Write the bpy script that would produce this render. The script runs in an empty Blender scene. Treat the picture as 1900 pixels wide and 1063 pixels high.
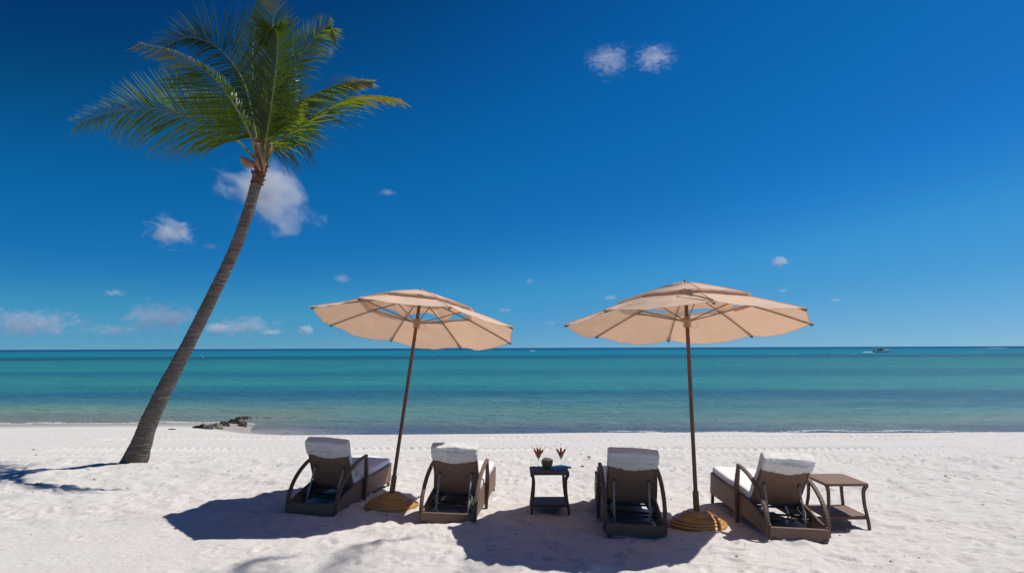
import bpy, math, random
import numpy as np
from mathutils import Vector, Matrix, Euler, noise as mnoise

# ------------------------------------------------------------------ camera, sky, sun
S = bpy.context.scene
COL = S.collection
R = math.radians
FPX, CW, CH, CAMH = 1267.0, 1900.0, 1063.0, 2.1
cam_d = bpy.data.cameras.new('camera'); cam = bpy.data.objects.new('camera', cam_d); COL.objects.link(cam)
cam_d.sensor_width = 36.0; cam_d.lens = 36.0 * FPX / CW
cam_d.clip_start = 0.05; cam_d.clip_end = 120000
cam.location = (0, 0, CAMH)
PITCH = math.atan(113.9 / FPX)
CR = Matrix.Rotation(R(90) + PITCH, 3, 'X') @ Matrix.Rotation(R(-0.21), 3, 'Z')
cam.rotation_euler = CR.to_euler()
S.camera = cam

SUNV = Vector((0.60, 0.235, 1.0)).normalized()
SUN_EL = math.asin(SUNV.z); SUN_AZ = math.atan2(SUNV.x, SUNV.y)
w = bpy.data.worlds.new('World'); S.world = w; w.use_nodes = True
nt = w.node_tree; nt.nodes.clear()
sky = nt.nodes.new('ShaderNodeTexSky'); sky.sky_type = 'NISHITA'; sky.sun_disc = False
sky.sun_elevation = SUN_EL; sky.sun_rotation = SUN_AZ
sky.altitude = 0; sky.air_density = 1.0; sky.dust_density = 0.3; sky.ozone_density = 3.0
# lift the look-up direction a little (no yellow dust band) and grade the sky through curves: deep polarised tropical blue
tc = nt.nodes.new('ShaderNodeTexCoord'); sp_ = nt.nodes.new('ShaderNodeSeparateXYZ'); cb_ = nt.nodes.new('ShaderNodeCombineXYZ')
ma = nt.nodes.new('ShaderNodeMath'); ma.operation = 'MULTIPLY_ADD'; ma.inputs[1].default_value = .92; ma.inputs[2].default_value = .07
nt.links.new(tc.outputs['Generated'], sp_.inputs[0]); nt.links.new(sp_.outputs[2], ma.inputs[0]); nt.links.new(ma.outputs[0], cb_.inputs[2])
nt.links.new(sp_.outputs[0], cb_.inputs[0]); nt.links.new(sp_.outputs[1], cb_.inputs[1]); nt.links.new(cb_.outputs[0], sky.inputs[0])
def vscale(src, k):
    v = nt.nodes.new('ShaderNodeVectorMath'); v.operation = 'SCALE'; v.inputs[3].default_value = k; nt.links.new(src, v.inputs[0]); return v.outputs[0]
cur = nt.nodes.new('ShaderNodeRGBCurve'); mpg = cur.mapping; mpg.use_clip = False
for ci, pts_ in enumerate(([(0, 0), (.10, .001), (.13, .0025), (.17, .006), (.21, .016), (.26, .045), (.32, .082), (.37, .13), (.45, .21), (.6, .37), (1, .85)],
                           [(0, 0), (.17, .038), (.20, .072), (.25, .125), (.31, .165), (.35, .21), (.40, .285), (.46, .325), (.50, .365), (.59, .45), (.7, .60), (1, .95)],
                           [(0, 0), (.31, .153), (.38, .30), (.43, .395), (.47, .445), (.52, .515), (.55, .575), (.60, .62), (.65, .658), (.8, .82), (1, 1.0)])):
    c_ = mpg.curves[ci]
    c_.points[0].location = pts_[0]; c_.points[1].location = pts_[-1]
    for p_ in pts_[1:-1]: c_.points.new(*p_)
mpg.update()
nt.links.new(vscale(sky.outputs[0], .085), cur.inputs['Color'])
bg = nt.nodes.new('ShaderNodeBackground'); bg.inputs['Strength'].default_value = 0.1
wo = nt.nodes.new('ShaderNodeOutputWorld')
nt.links.new(vscale(cur.outputs[0], 10.0), bg.inputs[0]); nt.links.new(bg.outputs[0], wo.inputs[0])

sd = bpy.data.lights.new('sun', 'SUN'); sd.energy = 4.7; sd.angle = R(0.53); sd.color = (1.0, 0.955, 0.88)
sun = bpy.data.objects.new('sun', sd); COL.objects.link(sun); sun.location = SUNV * 50
sun.rotation_euler = (-SUNV).to_track_quat('-Z', 'Y').to_euler()

S.render.engine = 'CYCLES'
S.view_settings.view_transform = 'Standard'; S.view_settings.look = 'None'
S.view_settings.gamma = 1.0; S.view_settings.use_curve_mapping = False
S.view_settings.exposure = 0.0
S.cycles.volume_bounces = 2
S.cycles.transparent_max_bounces = 12

# ------------------------------------------------------------------ helpers
def ray(px, py):
    return CR @ Vector(((px - CW/2) / FPX, -(py - CH/2) / FPX, -1.0))
def G(px, py, z=0.0):
    d = ray(px, py); k = (z - CAMH) / d.z
    return Vector((0, 0, CAMH)) + d * k
def P(px, py, D):
    d = ray(px, py); return Vector((0, 0, CAMH)) + d * (D / d.y)
def lerp(a, b, t): return a + (b - a) * t

def tag(o, label=None, cat=None, group=None, kind=None):
    if label: o['label'] = label
    if cat: o['category'] = cat
    if group: o['group'] = group
    if kind: o['kind'] = kind
    return o
def empty(name, loc, label=None, cat=None, group=None, rz=0):
    o = bpy.data.objects.new(name, None); COL.objects.link(o); o.empty_display_size = 0.1
    o.location = loc; o.rotation_euler = (0, 0, rz)
    return tag(o, label, cat, group)

def spline(pts, n):
    pts = [Vector(p) for p in pts]
    if len(pts) == 2: return [pts[0].lerp(pts[1], i/(n-1)) for i in range(n)]
    P_ = [pts[0]*2 - pts[1]] + pts + [pts[-1]*2 - pts[-2]]
    out = []; m = len(pts) - 1
    for i in range(n):
        u = i/(n-1)*m; k = min(int(u), m-1); t = u-k
        a, b, c, d = P_[k:k+4]
        out.append(0.5*((2*b) + (c-a)*t + (2*a-5*b+4*c-d)*t*t + (3*b-a-3*c+d)*t**3))
    return out

class MB:
    def __init__(s): s.v = []; s.f = []; s.uv = None
    def add(s, vs, fs):
        o = len(s.v); s.v += [tuple(v) for v in vs]; s.f += [tuple(i+o for i in f) for f in fs]; return s
    def box(s, c, size, M=None):
        hx, hy, hz = [a/2 for a in size]
        vs = [Vector((x, y, z)) for x in (-hx, hx) for y in (-hy, hy) for z in (-hz, hz)]
        if M: vs = [M @ v for v in vs]
        vs = [v + Vector(c) for v in vs]
        return s.add(vs, [(0,1,3,2), (4,6,7,5), (0,4,5,1), (2,3,7,6), (0,2,6,4), (1,5,7,3)])
    def rbox(s, h, r, n, f=None):
        """rounded box, half extents h, radius r, n=(nx,ny,nz) cells, f maps each point"""
        h = Vector(h); idx = {}; vs = []; fs = []
        def vert(i, j, k):
            key = (i, j, k)
            if key in idx: return idx[key]
            p = Vector([-h[a] + 2*h[a]*q/n[a] for a, q in enumerate(key)])
            inn = Vector([max(-(h[a]-r), min(h[a]-r, p[a])) for a in range(3)])
            d = p - inn
            if d.length > 1e-7: p = inn + d.normalized() * r
            if f: p = f(p)
            idx[key] = len(vs); vs.append(p); return idx[key]
        nx, ny, nz = n
        for i in range(nx):
            for j in range(ny):
                for k, fl in ((0, 1), (nz, 0)):
                    q = [vert(i,j,k), vert(i+1,j,k), vert(i+1,j+1,k), vert(i,j+1,k)]; fs.append(q[::-1] if fl else q)
        for i in range(nx):
            for k in range(nz):
                for j, fl in ((0, 0), (ny, 1)):
                    q = [vert(i,j,k), vert(i+1,j,k), vert(i+1,j,k+1), vert(i,j,k+1)]; fs.append(q[::-1] if fl else q)
        for j in range(ny):
            for k in range(nz):
                for i, fl in ((0, 1), (nx, 0)):
                    q = [vert(i,j,k), vert(i,j+1,k), vert(i,j+1,k+1), vert(i,j,k+1)]; fs.append(q[::-1] if fl else q)
        return s.add(vs, fs)
    def tube(s, path, rad, seg=10, cap=True, prof=None, up=None):
        """sweep; rad number or list; prof = list of 2D points instead of a circle"""
        path = [Vector(p) for p in path]; n = len(path)
        rl = rad if isinstance(rad, (list, tuple)) else [rad]*n
        T = []
        for i in range(n):
            t = path[min(i+1, n-1)] - path[max(i-1, 0)]; T.append(t.normalized())
        ref = Vector(up) if up else (Vector((0,0,1)) if abs(T[0].z) < .9 else Vector((0,1,0)))
        A = (ref - T[0]*ref.dot(T[0])).normalized(); vs = []
        pr = prof or [(math.cos(2*math.pi*k/seg), math.sin(2*math.pi*k/seg)) for k in range(seg)]
        m = len(pr)
        for i in range(n):
            if up: A = (ref - T[i]*ref.dot(T[i])).normalized()
            else: A = (A - T[i]*A.dot(T[i])).normalized()
            B = T[i].cross(A)
            for (a, b) in pr: vs.append(path[i] + A*a*rl[i] + B*b*rl[i])
        fs = [(i*m+k, i*m+(k+1) % m, (i+1)*m+(k+1) % m, (i+1)*m+k) for i in range(n-1) for k in range(m)]
        if cap: fs += [tuple(range(m))[::-1], tuple((n-1)*m+k for k in range(m))]
        return s.add(vs, fs)
    def lathe(s, prof, seg=48, c=(0,0,0), M=None, fn=None):
        vs = []; fs = []; n = len(prof)
        for i, (r, z) in enumerate(prof):
            for k in range(seg):
                a = 2*math.pi*k/seg; v = Vector((r*math.cos(a), r*math.sin(a), z))
                if fn: v = fn(v, a, i)
                if M: v = M @ v
                vs.append(v + Vector(c))
        fs = [(i*seg+k, i*seg+(k+1) % seg, (i+1)*seg+(k+1) % seg, (i+1)*seg+k) for i in range(n-1) for k in range(seg)]
        fs += [tuple(range(seg))[::-1], tuple((n-1)*seg+k for k in range(seg))]
        return s.add(vs, fs)
    def build(s, name, mat, parent=None, smooth=True, bevel=0, uvbox=False, auto=True, subd=0):
        me = bpy.data.meshes.new(name); me.from_pydata([tuple(v) for v in s.v], [], s.f); me.update()
        me.materials.append(mat)
        if smooth: me.polygons.foreach_set('use_smooth', [True]*len(me.polygons))
        if uvbox:
            uvl = me.uv_layers.new(name='UVMap')
            for p in me.polygons:
                n = p.normal; ax = max(range(3), key=lambda a: abs(n[a]))
                for li in p.loop_indices:
                    c = me.vertices[me.loops[li].vertex_index].co
                    uvl.data[li].uv = (c.y, c.z) if ax == 0 else ((c.x, c.z) if ax == 1 else (c.x, c.y))
        o = bpy.data.objects.new(name, me); COL.objects.link(o)
        if parent: o.parent = parent
        if smooth and auto:
            try: me.set_sharp_from_angle(angle=R(38))
            except Exception: pass
        if bevel:
            b = o.modifiers.new('bevel', 'BEVEL'); b.width = bevel; b.segments = 2; b.limit_method = 'ANGLE'; b.angle_limit = R(35)
        if subd:
            b = o.modifiers.new('sub', 'SUBSURF'); b.levels = b.render_levels = subd
        return o

# numpy value noise
def vnoise(x, y, seed=0):
    xi = np.floor(x).astype(np.int64); yi = np.floor(y).astype(np.int64)
    fx = x - xi; fy = y - yi
    fx = fx*fx*fx*(fx*(fx*6-15)+10); fy = fy*fy*fy*(fy*(fy*6-15)+10)
    def h(a, b):
        n = (a*374761393 + b*668265263 + seed*974634777) & 0xffffffff
        n = ((n ^ (n >> 13)) * 1274126177) & 0xffffffff
        n = ((n ^ (n >> 16)) * 2246822519) & 0xffffffff
        return ((n ^ (n >> 15)) & 0xffff) / 32768.0 - 1.0
    a = h(xi, yi); b = h(xi+1, yi); c = h(xi, yi+1); d = h(xi+1, yi+1)
    return (a*(1-fx)+b*fx)*(1-fy) + (c*(1-fx)+d*fx)*fy
def fbm(x, y, o, seed=0):
    s = 0; a = 1.0
    for i in range(o): s = s + a*vnoise(x*2**i + 13.7*i, y*2**i - 7.1*i, seed+i); a *= 0.5
    return s
def sstep(a, b, x):
    t = np.clip((x-a)/(b-a), 0, 1); return t*t*(3-2*t)

# ------------------------------------------------------------------ materials
class M:
    def __init__(s, name, color=(.5,.5,.5), rough=.6, spec=.5, metal=0):
        s.m = bpy.data.materials.new(name); s.m.use_nodes = True; s.nt = s.m.node_tree
        s.b = s.nt.nodes['Principled BSDF']; s.out = s.nt.nodes['Material Output']
        s.b.inputs['Base Color'].default_value = (*color, 1); s.b.inputs['Roughness'].default_value = rough
        s.b.inputs['Specular IOR Level'].default_value = spec; s.b.inputs['Metallic'].default_value = metal
    def n(s, t, **kw):
        x = s.nt.nodes.new(t)
        for k, v in kw.items():
            if k in x.inputs: x.inputs[k].default_value = v
            else: setattr(x, k, v)
        return x
    def l(s, a, b): s.nt.links.new(a, b)
    def coord(s, kind='Object', scale=(1,1,1)):
        tc = s.n('ShaderNodeTexCoord'); mp = s.n('ShaderNodeMapping'); mp.inputs['Scale'].default_value = scale
        s.l(tc.outputs[kind], mp.inputs[0]); return mp.outputs[0]
    def noise(s, vec, scale, detail=4, rough=.55, dist=0):
        x = s.n('ShaderNodeTexNoise'); x.inputs['Scale'].default_value = scale; x.inputs['Detail'].default_value = detail
        x.inputs['Roughness'].default_value = rough; x.inputs['Distortion'].default_value = dist
        if vec is not None: s.l(vec, x.inputs['Vector'])
        return x.outputs[0]
    def ramp(s, fac, stops, interp='LINEAR'):
        r = s.n('ShaderNodeValToRGB'); e = r.color_ramp.elements; r.color_ramp.interpolation = interp
        while len(e) > 1: e.remove(e[0])
        e[0].position = stops[0][0]; e[0].color = (*stops[0][1], 1) if len(stops[0][1]) == 3 else stops[0][1]
        for p, c in stops[1:]:
            q = e.new(p); q.color = (*c, 1) if len(c) == 3 else c
        s.l(fac, r.inputs[0]); return r.outputs[0]
    def mix(s, f, a, b, mode='MIX'):
        x = s.n('ShaderNodeMix'); x.data_type = 'RGBA'; x.blend_type = mode
        for src, i in ((f, 0), (a, 6), (b, 7)):
            if isinstance(src, (int, float)): x.inputs[i].default_value = src
            elif isinstance(src, tuple): x.inputs[i].default_value = (*src, 1)
            else: s.l(src, x.inputs[i])
        return x.outputs[2]
    def math(s, op, a, b=0.0, c=0.0):
        x = s.n('ShaderNodeMath'); x.operation = op
        for i, src in enumerate((a, b, c)):
            if isinstance(src, (int, float)): x.inputs[i].default_value = src
            else: s.l(src, x.inputs[i])
        return x.outputs[0]
    def bump(s, h, dist, strength=1.0, prev=None):
        x = s.n('ShaderNodeBump'); x.inputs['Distance'].default_value = dist; x.inputs['Strength'].default_value = strength
        s.l(h, x.inputs['Height'])
        if prev is not None: s.l(prev, x.inputs['Normal'])
        s.l(x.outputs[0], s.b.inputs['Normal']); return x.outputs[0]
    def col(s, c): s.l(c, s.b.inputs['Base Color'])
    def translucent(s, color, amount):
        t = s.n('ShaderNodeBsdfTranslucent'); mx = s.n('ShaderNodeMixShader'); mx.inputs[0].default_value = amount
        if isinstance(color, tuple): t.inputs[0].default_value = (*color, 1)
        else: s.l(color, t.inputs[0])
        s.l(s.b.outputs[0], mx.inputs[1]); s.l(t.outputs[0], mx.inputs[2]); s.l(mx.outputs[0], s.out.inputs[0])

# sand
m = M('sand', rough=.95, spec=.15)
co = m.coord('Object')
n1 = m.noise(co, 1.3, 5); n2 = m.noise(co, 14, 6, .6); n3 = m.noise(co, 170, 3, .7)
c = m.ramp(n1, [(.3, (.59,.555,.53)), (.7, (.65,.625,.605))])
c = m.mix(.35, c, m.ramp(n2, [(.35, (.52,.46,.42)), (.6, (.68,.655,.635))]))
c = m.mix(.35, c, m.ramp(n3, [(.3, (.36,.31,.27)), (.5, (.60,.56,.53)), (.8, (.70,.67,.65))]))
# sparse dark grains and bits of weed
vor = m.n('ShaderNodeTexVoronoi'); vor.inputs['Scale'].default_value = 9; m.l(co, vor.inputs['Vector'])
sp = m.ramp(vor.outputs['Distance'], [(.0, (1,1,1)), (.045, (1,1,1)), (.075, (0,0,0))])
sp2 = m.ramp(m.noise(co, 2.2, 3), [(.50, (0,0,0)), (.60, (1,1,1))])
c = m.mix(m.math('MULTIPLY', m.math('MULTIPLY', sp, sp2), .55), c, (.22,.16,.12))
# damp sand by height near the water
geo = m.n('ShaderNodeNewGeometry'); sx = m.n('ShaderNodeSeparateXYZ'); m.l(geo.outputs['Position'], sx.inputs[0])
wz = m.math('ADD', sx.outputs[2], m.math('MULTIPLY', n1, .14))
wet = m.ramp(m.math('MULTIPLY_ADD', wz, 1.0, 1.0), [(.62, (1,1,1)), (.82, (.7,.7,.7)), (.985, (0,0,0))])
c = m.mix(m.math('MULTIPLY', wet, .75), c, (.36,.27,.22))
m.col(c)
m.l(m.ramp(wet, [(0, (.95,)*3), (1, (.3,)*3)]), m.b.inputs['Roughness'])
b1 = m.bump(n3, .006, .6); b2 = m.bump(n2, .026, .7, b1)
SAND = m.m

# sea
m = M('sea_water', rough=.14, spec=.22); m.b.inputs['IOR'].default_value = 1.33
geo = m.n('ShaderNodeNewGeometry'); sx = m.n('ShaderNodeSeparateXYZ'); m.l(geo.outputs['Position'], sx.inputs[0])
mp = m.n('ShaderNodeMapping'); m.l(geo.outputs['Position'], mp.inputs[0]); POS = geo.outputs['Position']
def scaled(sc):
    q = m.n('ShaderNodeMapping'); q.inputs['Scale'].default_value = sc; m.l(POS, q.inputs[0]); return q.outputs[0]
Y = sx.outputs[1]
# inverse distance runs 0 (horizon) .. 1 (20 m); banks and sea-grass beds lie roughly parallel to the shore
wob = m.noise(scaled((.014,.05,1)), 1.0, 6, .62)
wob2 = m.noise(scaled((.06,.25,1)), 1.0, 4, .6)
inv = m.math('DIVIDE', 20.0, Y)
inv = m.math('MULTIPLY', inv, m.math('MULTIPLY_ADD', m.math('SUBTRACT', wob, .5), .60, 1.0))
inv = m.math('MULTIPLY', inv, m.math('MULTIPLY_ADD', m.math('SUBTRACT', wob2, .5), .24, 1.0))
stops = [(0.0, (.002,.030,.110)), (.014, (.002,.045,.145)), (.028, (.001,.14,.22)), (.058, (.001,.170,.235)), (.076, (.001,.155,.22)),
         (.086, (.008,.070,.135)), (.104, (.011,.085,.145)), (.125, (.014,.165,.20)), (.20, (.020,.185,.22)), (.27, (.012,.125,.195)),
         (.34, (.030,.200,.225)), (.42, (.028,.180,.225)), (.47, (.018,.115,.185)), (.53, (.036,.145,.20)), (.62, (.10,.225,.21)),
         (.70, (.16,.235,.21)), (.76, (.095,.125,.165)), (.84, (.090,.120,.170)), (.92, (.105,.145,.17)), (1.0, (.16,.18,.165))]
c = m.ramp(inv, stops)
patch = m.ramp(m.noise(scaled((.012,.075,1)), 1.0, 5, .62, .4), [(.50, (0,0,0)), (.62, (1,1,1))])
streak = m.ramp(m.noise(scaled((.35,1.9,1)), 1.0, 5, .7), [(.36, (.72,.76,.80)), (.52, (1,1,1)), (.68, (1.0,1.0,1.0))])  # light and shade of wave facets, painted into the colour as fine streaks
c = m.mix(.6, c, streak, 'MULTIPLY')
# stirred-up brown shallows at the left-hand shore
lm = m.math('MULTIPLY', m.ramp(m.math('MULTIPLY_ADD', sx.outputs[0], .1, 1.0), [(.05, (1,1,1)), (.35, (0,0,0))]), m.ramp(m.math('MULTIPLY', Y, .02), [(.52, (1,1,1)), (.70, (0,0,0))]))
lm = m.math('MULTIPLY', lm, m.math('MULTIPLY_ADD', wob2, .8, .3))
c = m.mix(lm, c, (.235,.205,.165))
c = m.mix(m.math('MULTIPLY', patch, .45), c, (.012,.10,.165))
lm2 = m.math('MULTIPLY', m.ramp(m.math('MULTIPLY_ADD', sx.outputs[0], .1, 1.0), [(.20, (1,1,1)), (.52, (0,0,0))]), m.ramp(m.math('MULTIPLY', Y, .02), [(.455, (1,1,1)), (.50, (0,0,0))]))
c = m.mix(m.math('MULTIPLY', lm2, .6), c, (.40,.36,.33))
hsv = m.n('ShaderNodeHueSaturation'); hsv.inputs['Value'].default_value = 1.14; hsv.inputs['Saturation'].default_value = .98; m.l(c, hsv.inputs['Color']); c = hsv.outputs[0]
m.col(c)
big = m.noise(scaled((.18,.42,.3)), 1.0, 4, .6)
mid = m.noise(scaled((1.1,2.4,1)), 1.0, 4, .6)
fine = m.noise(scaled((5.5,10,1)), 1.0, 3, .6)
b = m.bump(big, 1.0, .7); b = m.bump(mid, .30, 1.0, b); b = m.bump(fine, .07, 1.0, b)
# the wave slopes keep the mean reflection well under the flat-water Fresnel value
dif = m.n('ShaderNodeBsdfDiffuse'); gl = m.n('ShaderNodeBsdfGlossy'); gl.inputs['Roughness'].default_value = .16
m.l(c, dif.inputs[0]); m.l(b, dif.inputs['Normal']); m.l(b, gl.inputs['Normal'])
fr = m.n('ShaderNodeFresnel'); fr.inputs[0].default_value = 1.33; m.l(b, fr.inputs['Normal'])
mxs = m.n('ShaderNodeMixShader'); m.l(m.math('MINIMUM', m.math('MULTIPLY', fr.outputs[0], .8), .20), mxs.inputs[0])
m.l(dif.outputs[0], mxs.inputs[1]); m.l(gl.outputs[0], mxs.inputs[2]); m.l(mxs.outputs[0], m.out.inputs[0])
SEA = m.m

def simple(name, color, rough=.6, spec=.4, metal=0, var=.15, scale=20, bump=0, bscale=60):
    m = M(name, color, rough, spec, metal); co = m.coord('Object')
    nz = m.noise(co, scale, 4)
    m.col(m.ramp(nz, [(.3, tuple(x*(1-var) for x in color)), (.7, tuple(min(1, x*(1+var)) for x in color))]))
    if bump: m.bump(m.noise(co, bscale, 3), bump, .6)
    return m.m

# woven wicker (uv in metres)
def wicker(name, c1, c2, dark, rows=62, cols=34):
    m = M(name, rough=.62, spec=.35)
    uv = m.n('ShaderNodeUVMap'); s = m.n('ShaderNodeSeparateXYZ'); m.l(uv.outputs[0], s.inputs[0])
    u = m.math('MULTIPLY', s.outputs[0], cols); v = m.math('MULTIPLY', s.outputs[1], rows)
    row = m.math('FLOOR', v)
    ph = m.math('ADD', u, m.math('MULTIPLY', row, .5))
    a = m.math('ABSOLUTE', m.math('SINE', m.math('MULTIPLY', ph, math.pi)))
    b = m.math('ABSOLUTE', m.math('SINE', m.math('MULTIPLY', v, math.pi)))
    h = m.math('MULTIPLY', m.math('POWER', a, .6), m.math('POWER', b, .5))
    co = m.coord('Object'); nz = m.noise(co, 45, 3)
    band = m.noise(m.coord('Object', (3, 3, 22)), 1.0, 2)
    base = m.mix(m.math('MULTIPLY', nz, 1.0), c1, c2)
    base = m.mix(m.math('MULTIPLY', m.math('SUBTRACT', band, .35), .9), base, c2)
    m.col(m.mix(h, dark, base))
    m.bump(h, .004, .8)
    return m.m
WICK = wicker('brown_wicker', (.215,.122,.078), (.350,.222,.150), (.095,.056,.040), 62, 34)
WICKD = wicker('dark_wicker', (.15,.095,.078), (.26,.175,.15), (.05,.03,.025), 40, 22)
WFRAME = wicker('wicker_wrap', (.150,.087,.060), (.240,.152,.108), (.070,.040,.029), 30, 60)
TUBE = simple('galvanised_tube', (.34,.35,.32), .5, .4, .15, .3, 30)
BAR = simple('dark_metal_bar', (.035,.028,.024), .5, .4)

def fabric(name, color, tr=0, trcol=None, wr=.006, wscale=6, rough=.9):
    m = M(name, color, rough, .15); co = m.coord('Object')
    nz = m.noise(co, 5, 4)
    c = m.ramp(nz, [(.3, tuple(x*.93 for x in color)), (.7, tuple(min(1, x*1.04) for x in color))]); m.col(c)
    b = m.bump(m.noise(co, wscale, 3, .5, .6), wr, .5)
    m.bump(m.noise(co, 420, 1), .0006, .4, b)
    if tr: m.translucent(trcol or color, tr)
    return m.m
CUSH = fabric('white_cushion_cloth', (.74,.735,.725), wr=.012, wscale=5)
HOODM = fabric('cream_cover_cloth', (.72,.70,.665), wr=.03, wscale=11)
PRINT = simple('dotted_print_cloth', (.55,.5,.5), .9, .1, var=.5, scale=60)
CANOPY = fabric('tan_canopy_cloth', (.73,.55,.43), .29, (.73,.435,.26), wr=.02, wscale=3.2)
POLE = simple('bronze_painted_pole', (.16,.062,.020), .38, .5, var=.2, scale=12)
RIB = simple('olive_metal_rib', (.22,.17,.115), .4, .5, .3)
HUBM = simple('tan_plastic_hub', (.42,.27,.16), .5, .4)
BASEM = simple('ochre_painted_base', (.47,.235,.055), .36, .5, var=.12, scale=9, bump=.0015, bscale=90)
SLEEVE = simple('mustard_metal_sleeve', (.20,.105,.022), .45, .5)
CAPM = simple('black_rubber', (.02,.018,.016), .6)
STRAP = simple('brown_strap', (.10,.06,.035), .8)

# ------------------------------------------------------------------ ground: one sand sheet that runs under the sea
def shore_profile(x, y):
    """broad beach height: flat terrace, then a fall to the water"""
    lf = 1 - sstep(-10.2, -5.6, x + .35*np.sin(y*.6))      # 1 on the left, where the shore bulges out
    crest = 17.05 + .95*lf + .12*np.sin(x*.45) + .05*x*.0
    s_r = -.22 * (y - crest)                            # right: hidden by the crest
    s_l = -.088 * (y - crest)
    s = lf*s_l + (1-lf)*s_r
    s = np.where(y < crest, 0, s)
    # soft shoulder
    z = -np.log1p(np.exp(np.clip(-s*18 - 0, -40, 40)))/18 + np.log(2)/18*(y < 1e9)
    z = np.where(s < 0, z, 0.0)
    return np.maximum(z, -3.0)
def axis(a, b, step, g, far0, far1):
    xs = list(np.arange(a, b, step)); st = step; x = xs[-1]
    while x < far1: st *= g; x += st; xs.append(x)
    st = step; x = xs[0]; left = []
    while x > far0: st *= g; x -= st; left.append(x)
    return np.array(left[::-1] + xs)
xs = axis(-9.5, 9.5, .03, 1.06, -9000, 9000)
ys = [5.4]; 
while ys[-1] < 27: ys.append(ys[-1] + max(.022, .022*(ys[-1]/7.0)**1.25))
st = .1
while ys[-1] < 90: st *= 1.15; ys.append(ys[-1]+st)
lead = [5.4]; st = .03
while lead[-1] > -300: st *= 1.2; lead.append(lead[-1]-st)
ys = np.array(lead[:0:-1] + ys)
X, YY = np.meshgrid(xs, ys)
Z = shore_profile(X, YY)
near = 1 - sstep(13.0, 14.2, YY)                         # trampled zone; farther out is machine raked
smoothL = (1 - sstep(-3.6, -1.6, X)) * (1 - sstep(8.3, 9.4, YY - .25*(X+4)))
rough = near * (1 - .82*smoothL)
lim = (np.abs(X) < 60) * (YY > -10)
Z = Z + lim*(.020*fbm(X*.55, YY*.9, 3, 5)*(.35+.65*rough))
Z = Z + lim*(rough*(.021*fbm(X*2.1+.4*vnoise(X, YY, 91), YY*2.6, 3, 21)))
rid = 1 - np.abs(fbm(X*1.6 + .3*YY, YY*3.4, 3, 33)); Z = Z + lim*rough*.028*(rid-.6)
Z = Z + lim*(.006*fbm(X*9, YY*9, 2, 51)*(.3+.7*rough))
# footprints
rng = np.random.default_rng(4)
dz = np.zeros_like(Z)
def dent(x, y, a, lx, ly, depth):
    i0, i1 = np.searchsorted(xs, [x-.4, x+.4]); j0, j1 = np.searchsorted(ys, [y-.4, y+.4])
    if i1-i0 < 2 or j1-j0 < 2: return
    xx = X[j0:j1, i0:i1]-x; yy = YY[j0:j1, i0:i1]-y
    u = (xx*math.cos(a)+yy*math.sin(a))/lx; v = (-xx*math.sin(a)+yy*math.cos(a))/ly
    r2 = u*u+v*v
    dz[j0:j1, i0:i1] += -depth*np.exp(-r2*1.6) + depth*.55*np.exp(-(np.sqrt(r2)-1.35)**2*7)
for _ in range(1900):
    x = rng.uniform(-9.5, 11.5); y = 5.6 + 7.9*rng.uniform()**.9
    if x < -3.2 and y < 8.6 and rng.uniform() < .9: continue
    if -7.5 < x < -3 and 11 < y < 14 and rng.uniform() < .6: continue
    s_ = rng.uniform(.45, 1.1)
    dent(x, y, rng.uniform(0, 3.14), .135*s_, .062*s_, rng.uniform(.008, .026))
Z += dz
# wheel track of the beach tractor: rows of tread bars parallel to the shore
for (yc, skew, wd, amp) in ((16.35, .006, .22, .026), (15.75, .006, .10, .016), (14.55, -.006, .30, .034), (13.75, -.008, .16, .022), (12.95, .01, .14, .014)):
    yy = yc + skew*X + .04*np.sin(X*.7)
    band = np.exp(-((YY-yy)/wd)**4)
    bars = np.maximum(0, np.sin((X + .5*np.abs(YY-yy))*2*np.pi/.17))
    keep = .35+.65*(vnoise(X*.6, YY*0+yc, 77) > -.2)
    Z += lim*band*keep*(-amp*.6 + amp*bars - amp*.4*vnoise(X*5, YY*5, 12))
# fine combed lines of the rake in the lower left
comb = smoothL * (np.abs(X) < 20)
Z += comb*.0016*np.sin((YY*1.0 + X*.22)*2*np.pi/.085 + 1.5*vnoise(X*.8, YY*.8, 8))
# low bank where the rake turned, lower left
Z += .05*np.exp(-(((X+4.25)/.55)**2 + ((YY-8.7)/.30)**2)) + .02*np.exp(-(((YY-9.0-.08*X)/.12)**2))*(X < -3.6)*(X > -9)
Z = Z.astype(np.float64)
NX, NY = len(xs), len(ys)
def ground_mesh():
    me = bpy.data.meshes.new('sand_beach')
    co = np.stack([X, YY, Z], -1).reshape(-1, 3)
    idx = np.arange(NX*NY).reshape(NY, NX)
    q = np.stack([idx[:-1, :-1], idx[:-1, 1:], idx[1:, 1:], idx[1:, :-1]], -1).reshape(-1)
    nf = (NX-1)*(NY-1)
    me.vertices.add(NX*NY); me.vertices.foreach_set('co', co.ravel())
    me.loops.add(nf*4); me.loops.foreach_set('vertex_index', q)
    me.polygons.add(nf); me.polygons.foreach_set('loop_start', np.arange(nf)*4)
    me.polygons.foreach_set('loop_total', np.full(nf, 4)); me.polygons.foreach_set('use_smooth', np.ones(nf, bool))
    me.update(); me.validate(); me.materials.append(SAND)
    o = bpy.data.objects.new('sand_beach', me); COL.objects.link(o); o['kind'] = 'structure'
ground_mesh()
def gz(x, y):
    i = min(max(np.searchsorted(xs, x), 1), NX-1); j = min(max(np.searchsorted(ys, y), 1), NY-1)
    return float(Z[j, i])

SEAZ = -0.70
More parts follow.
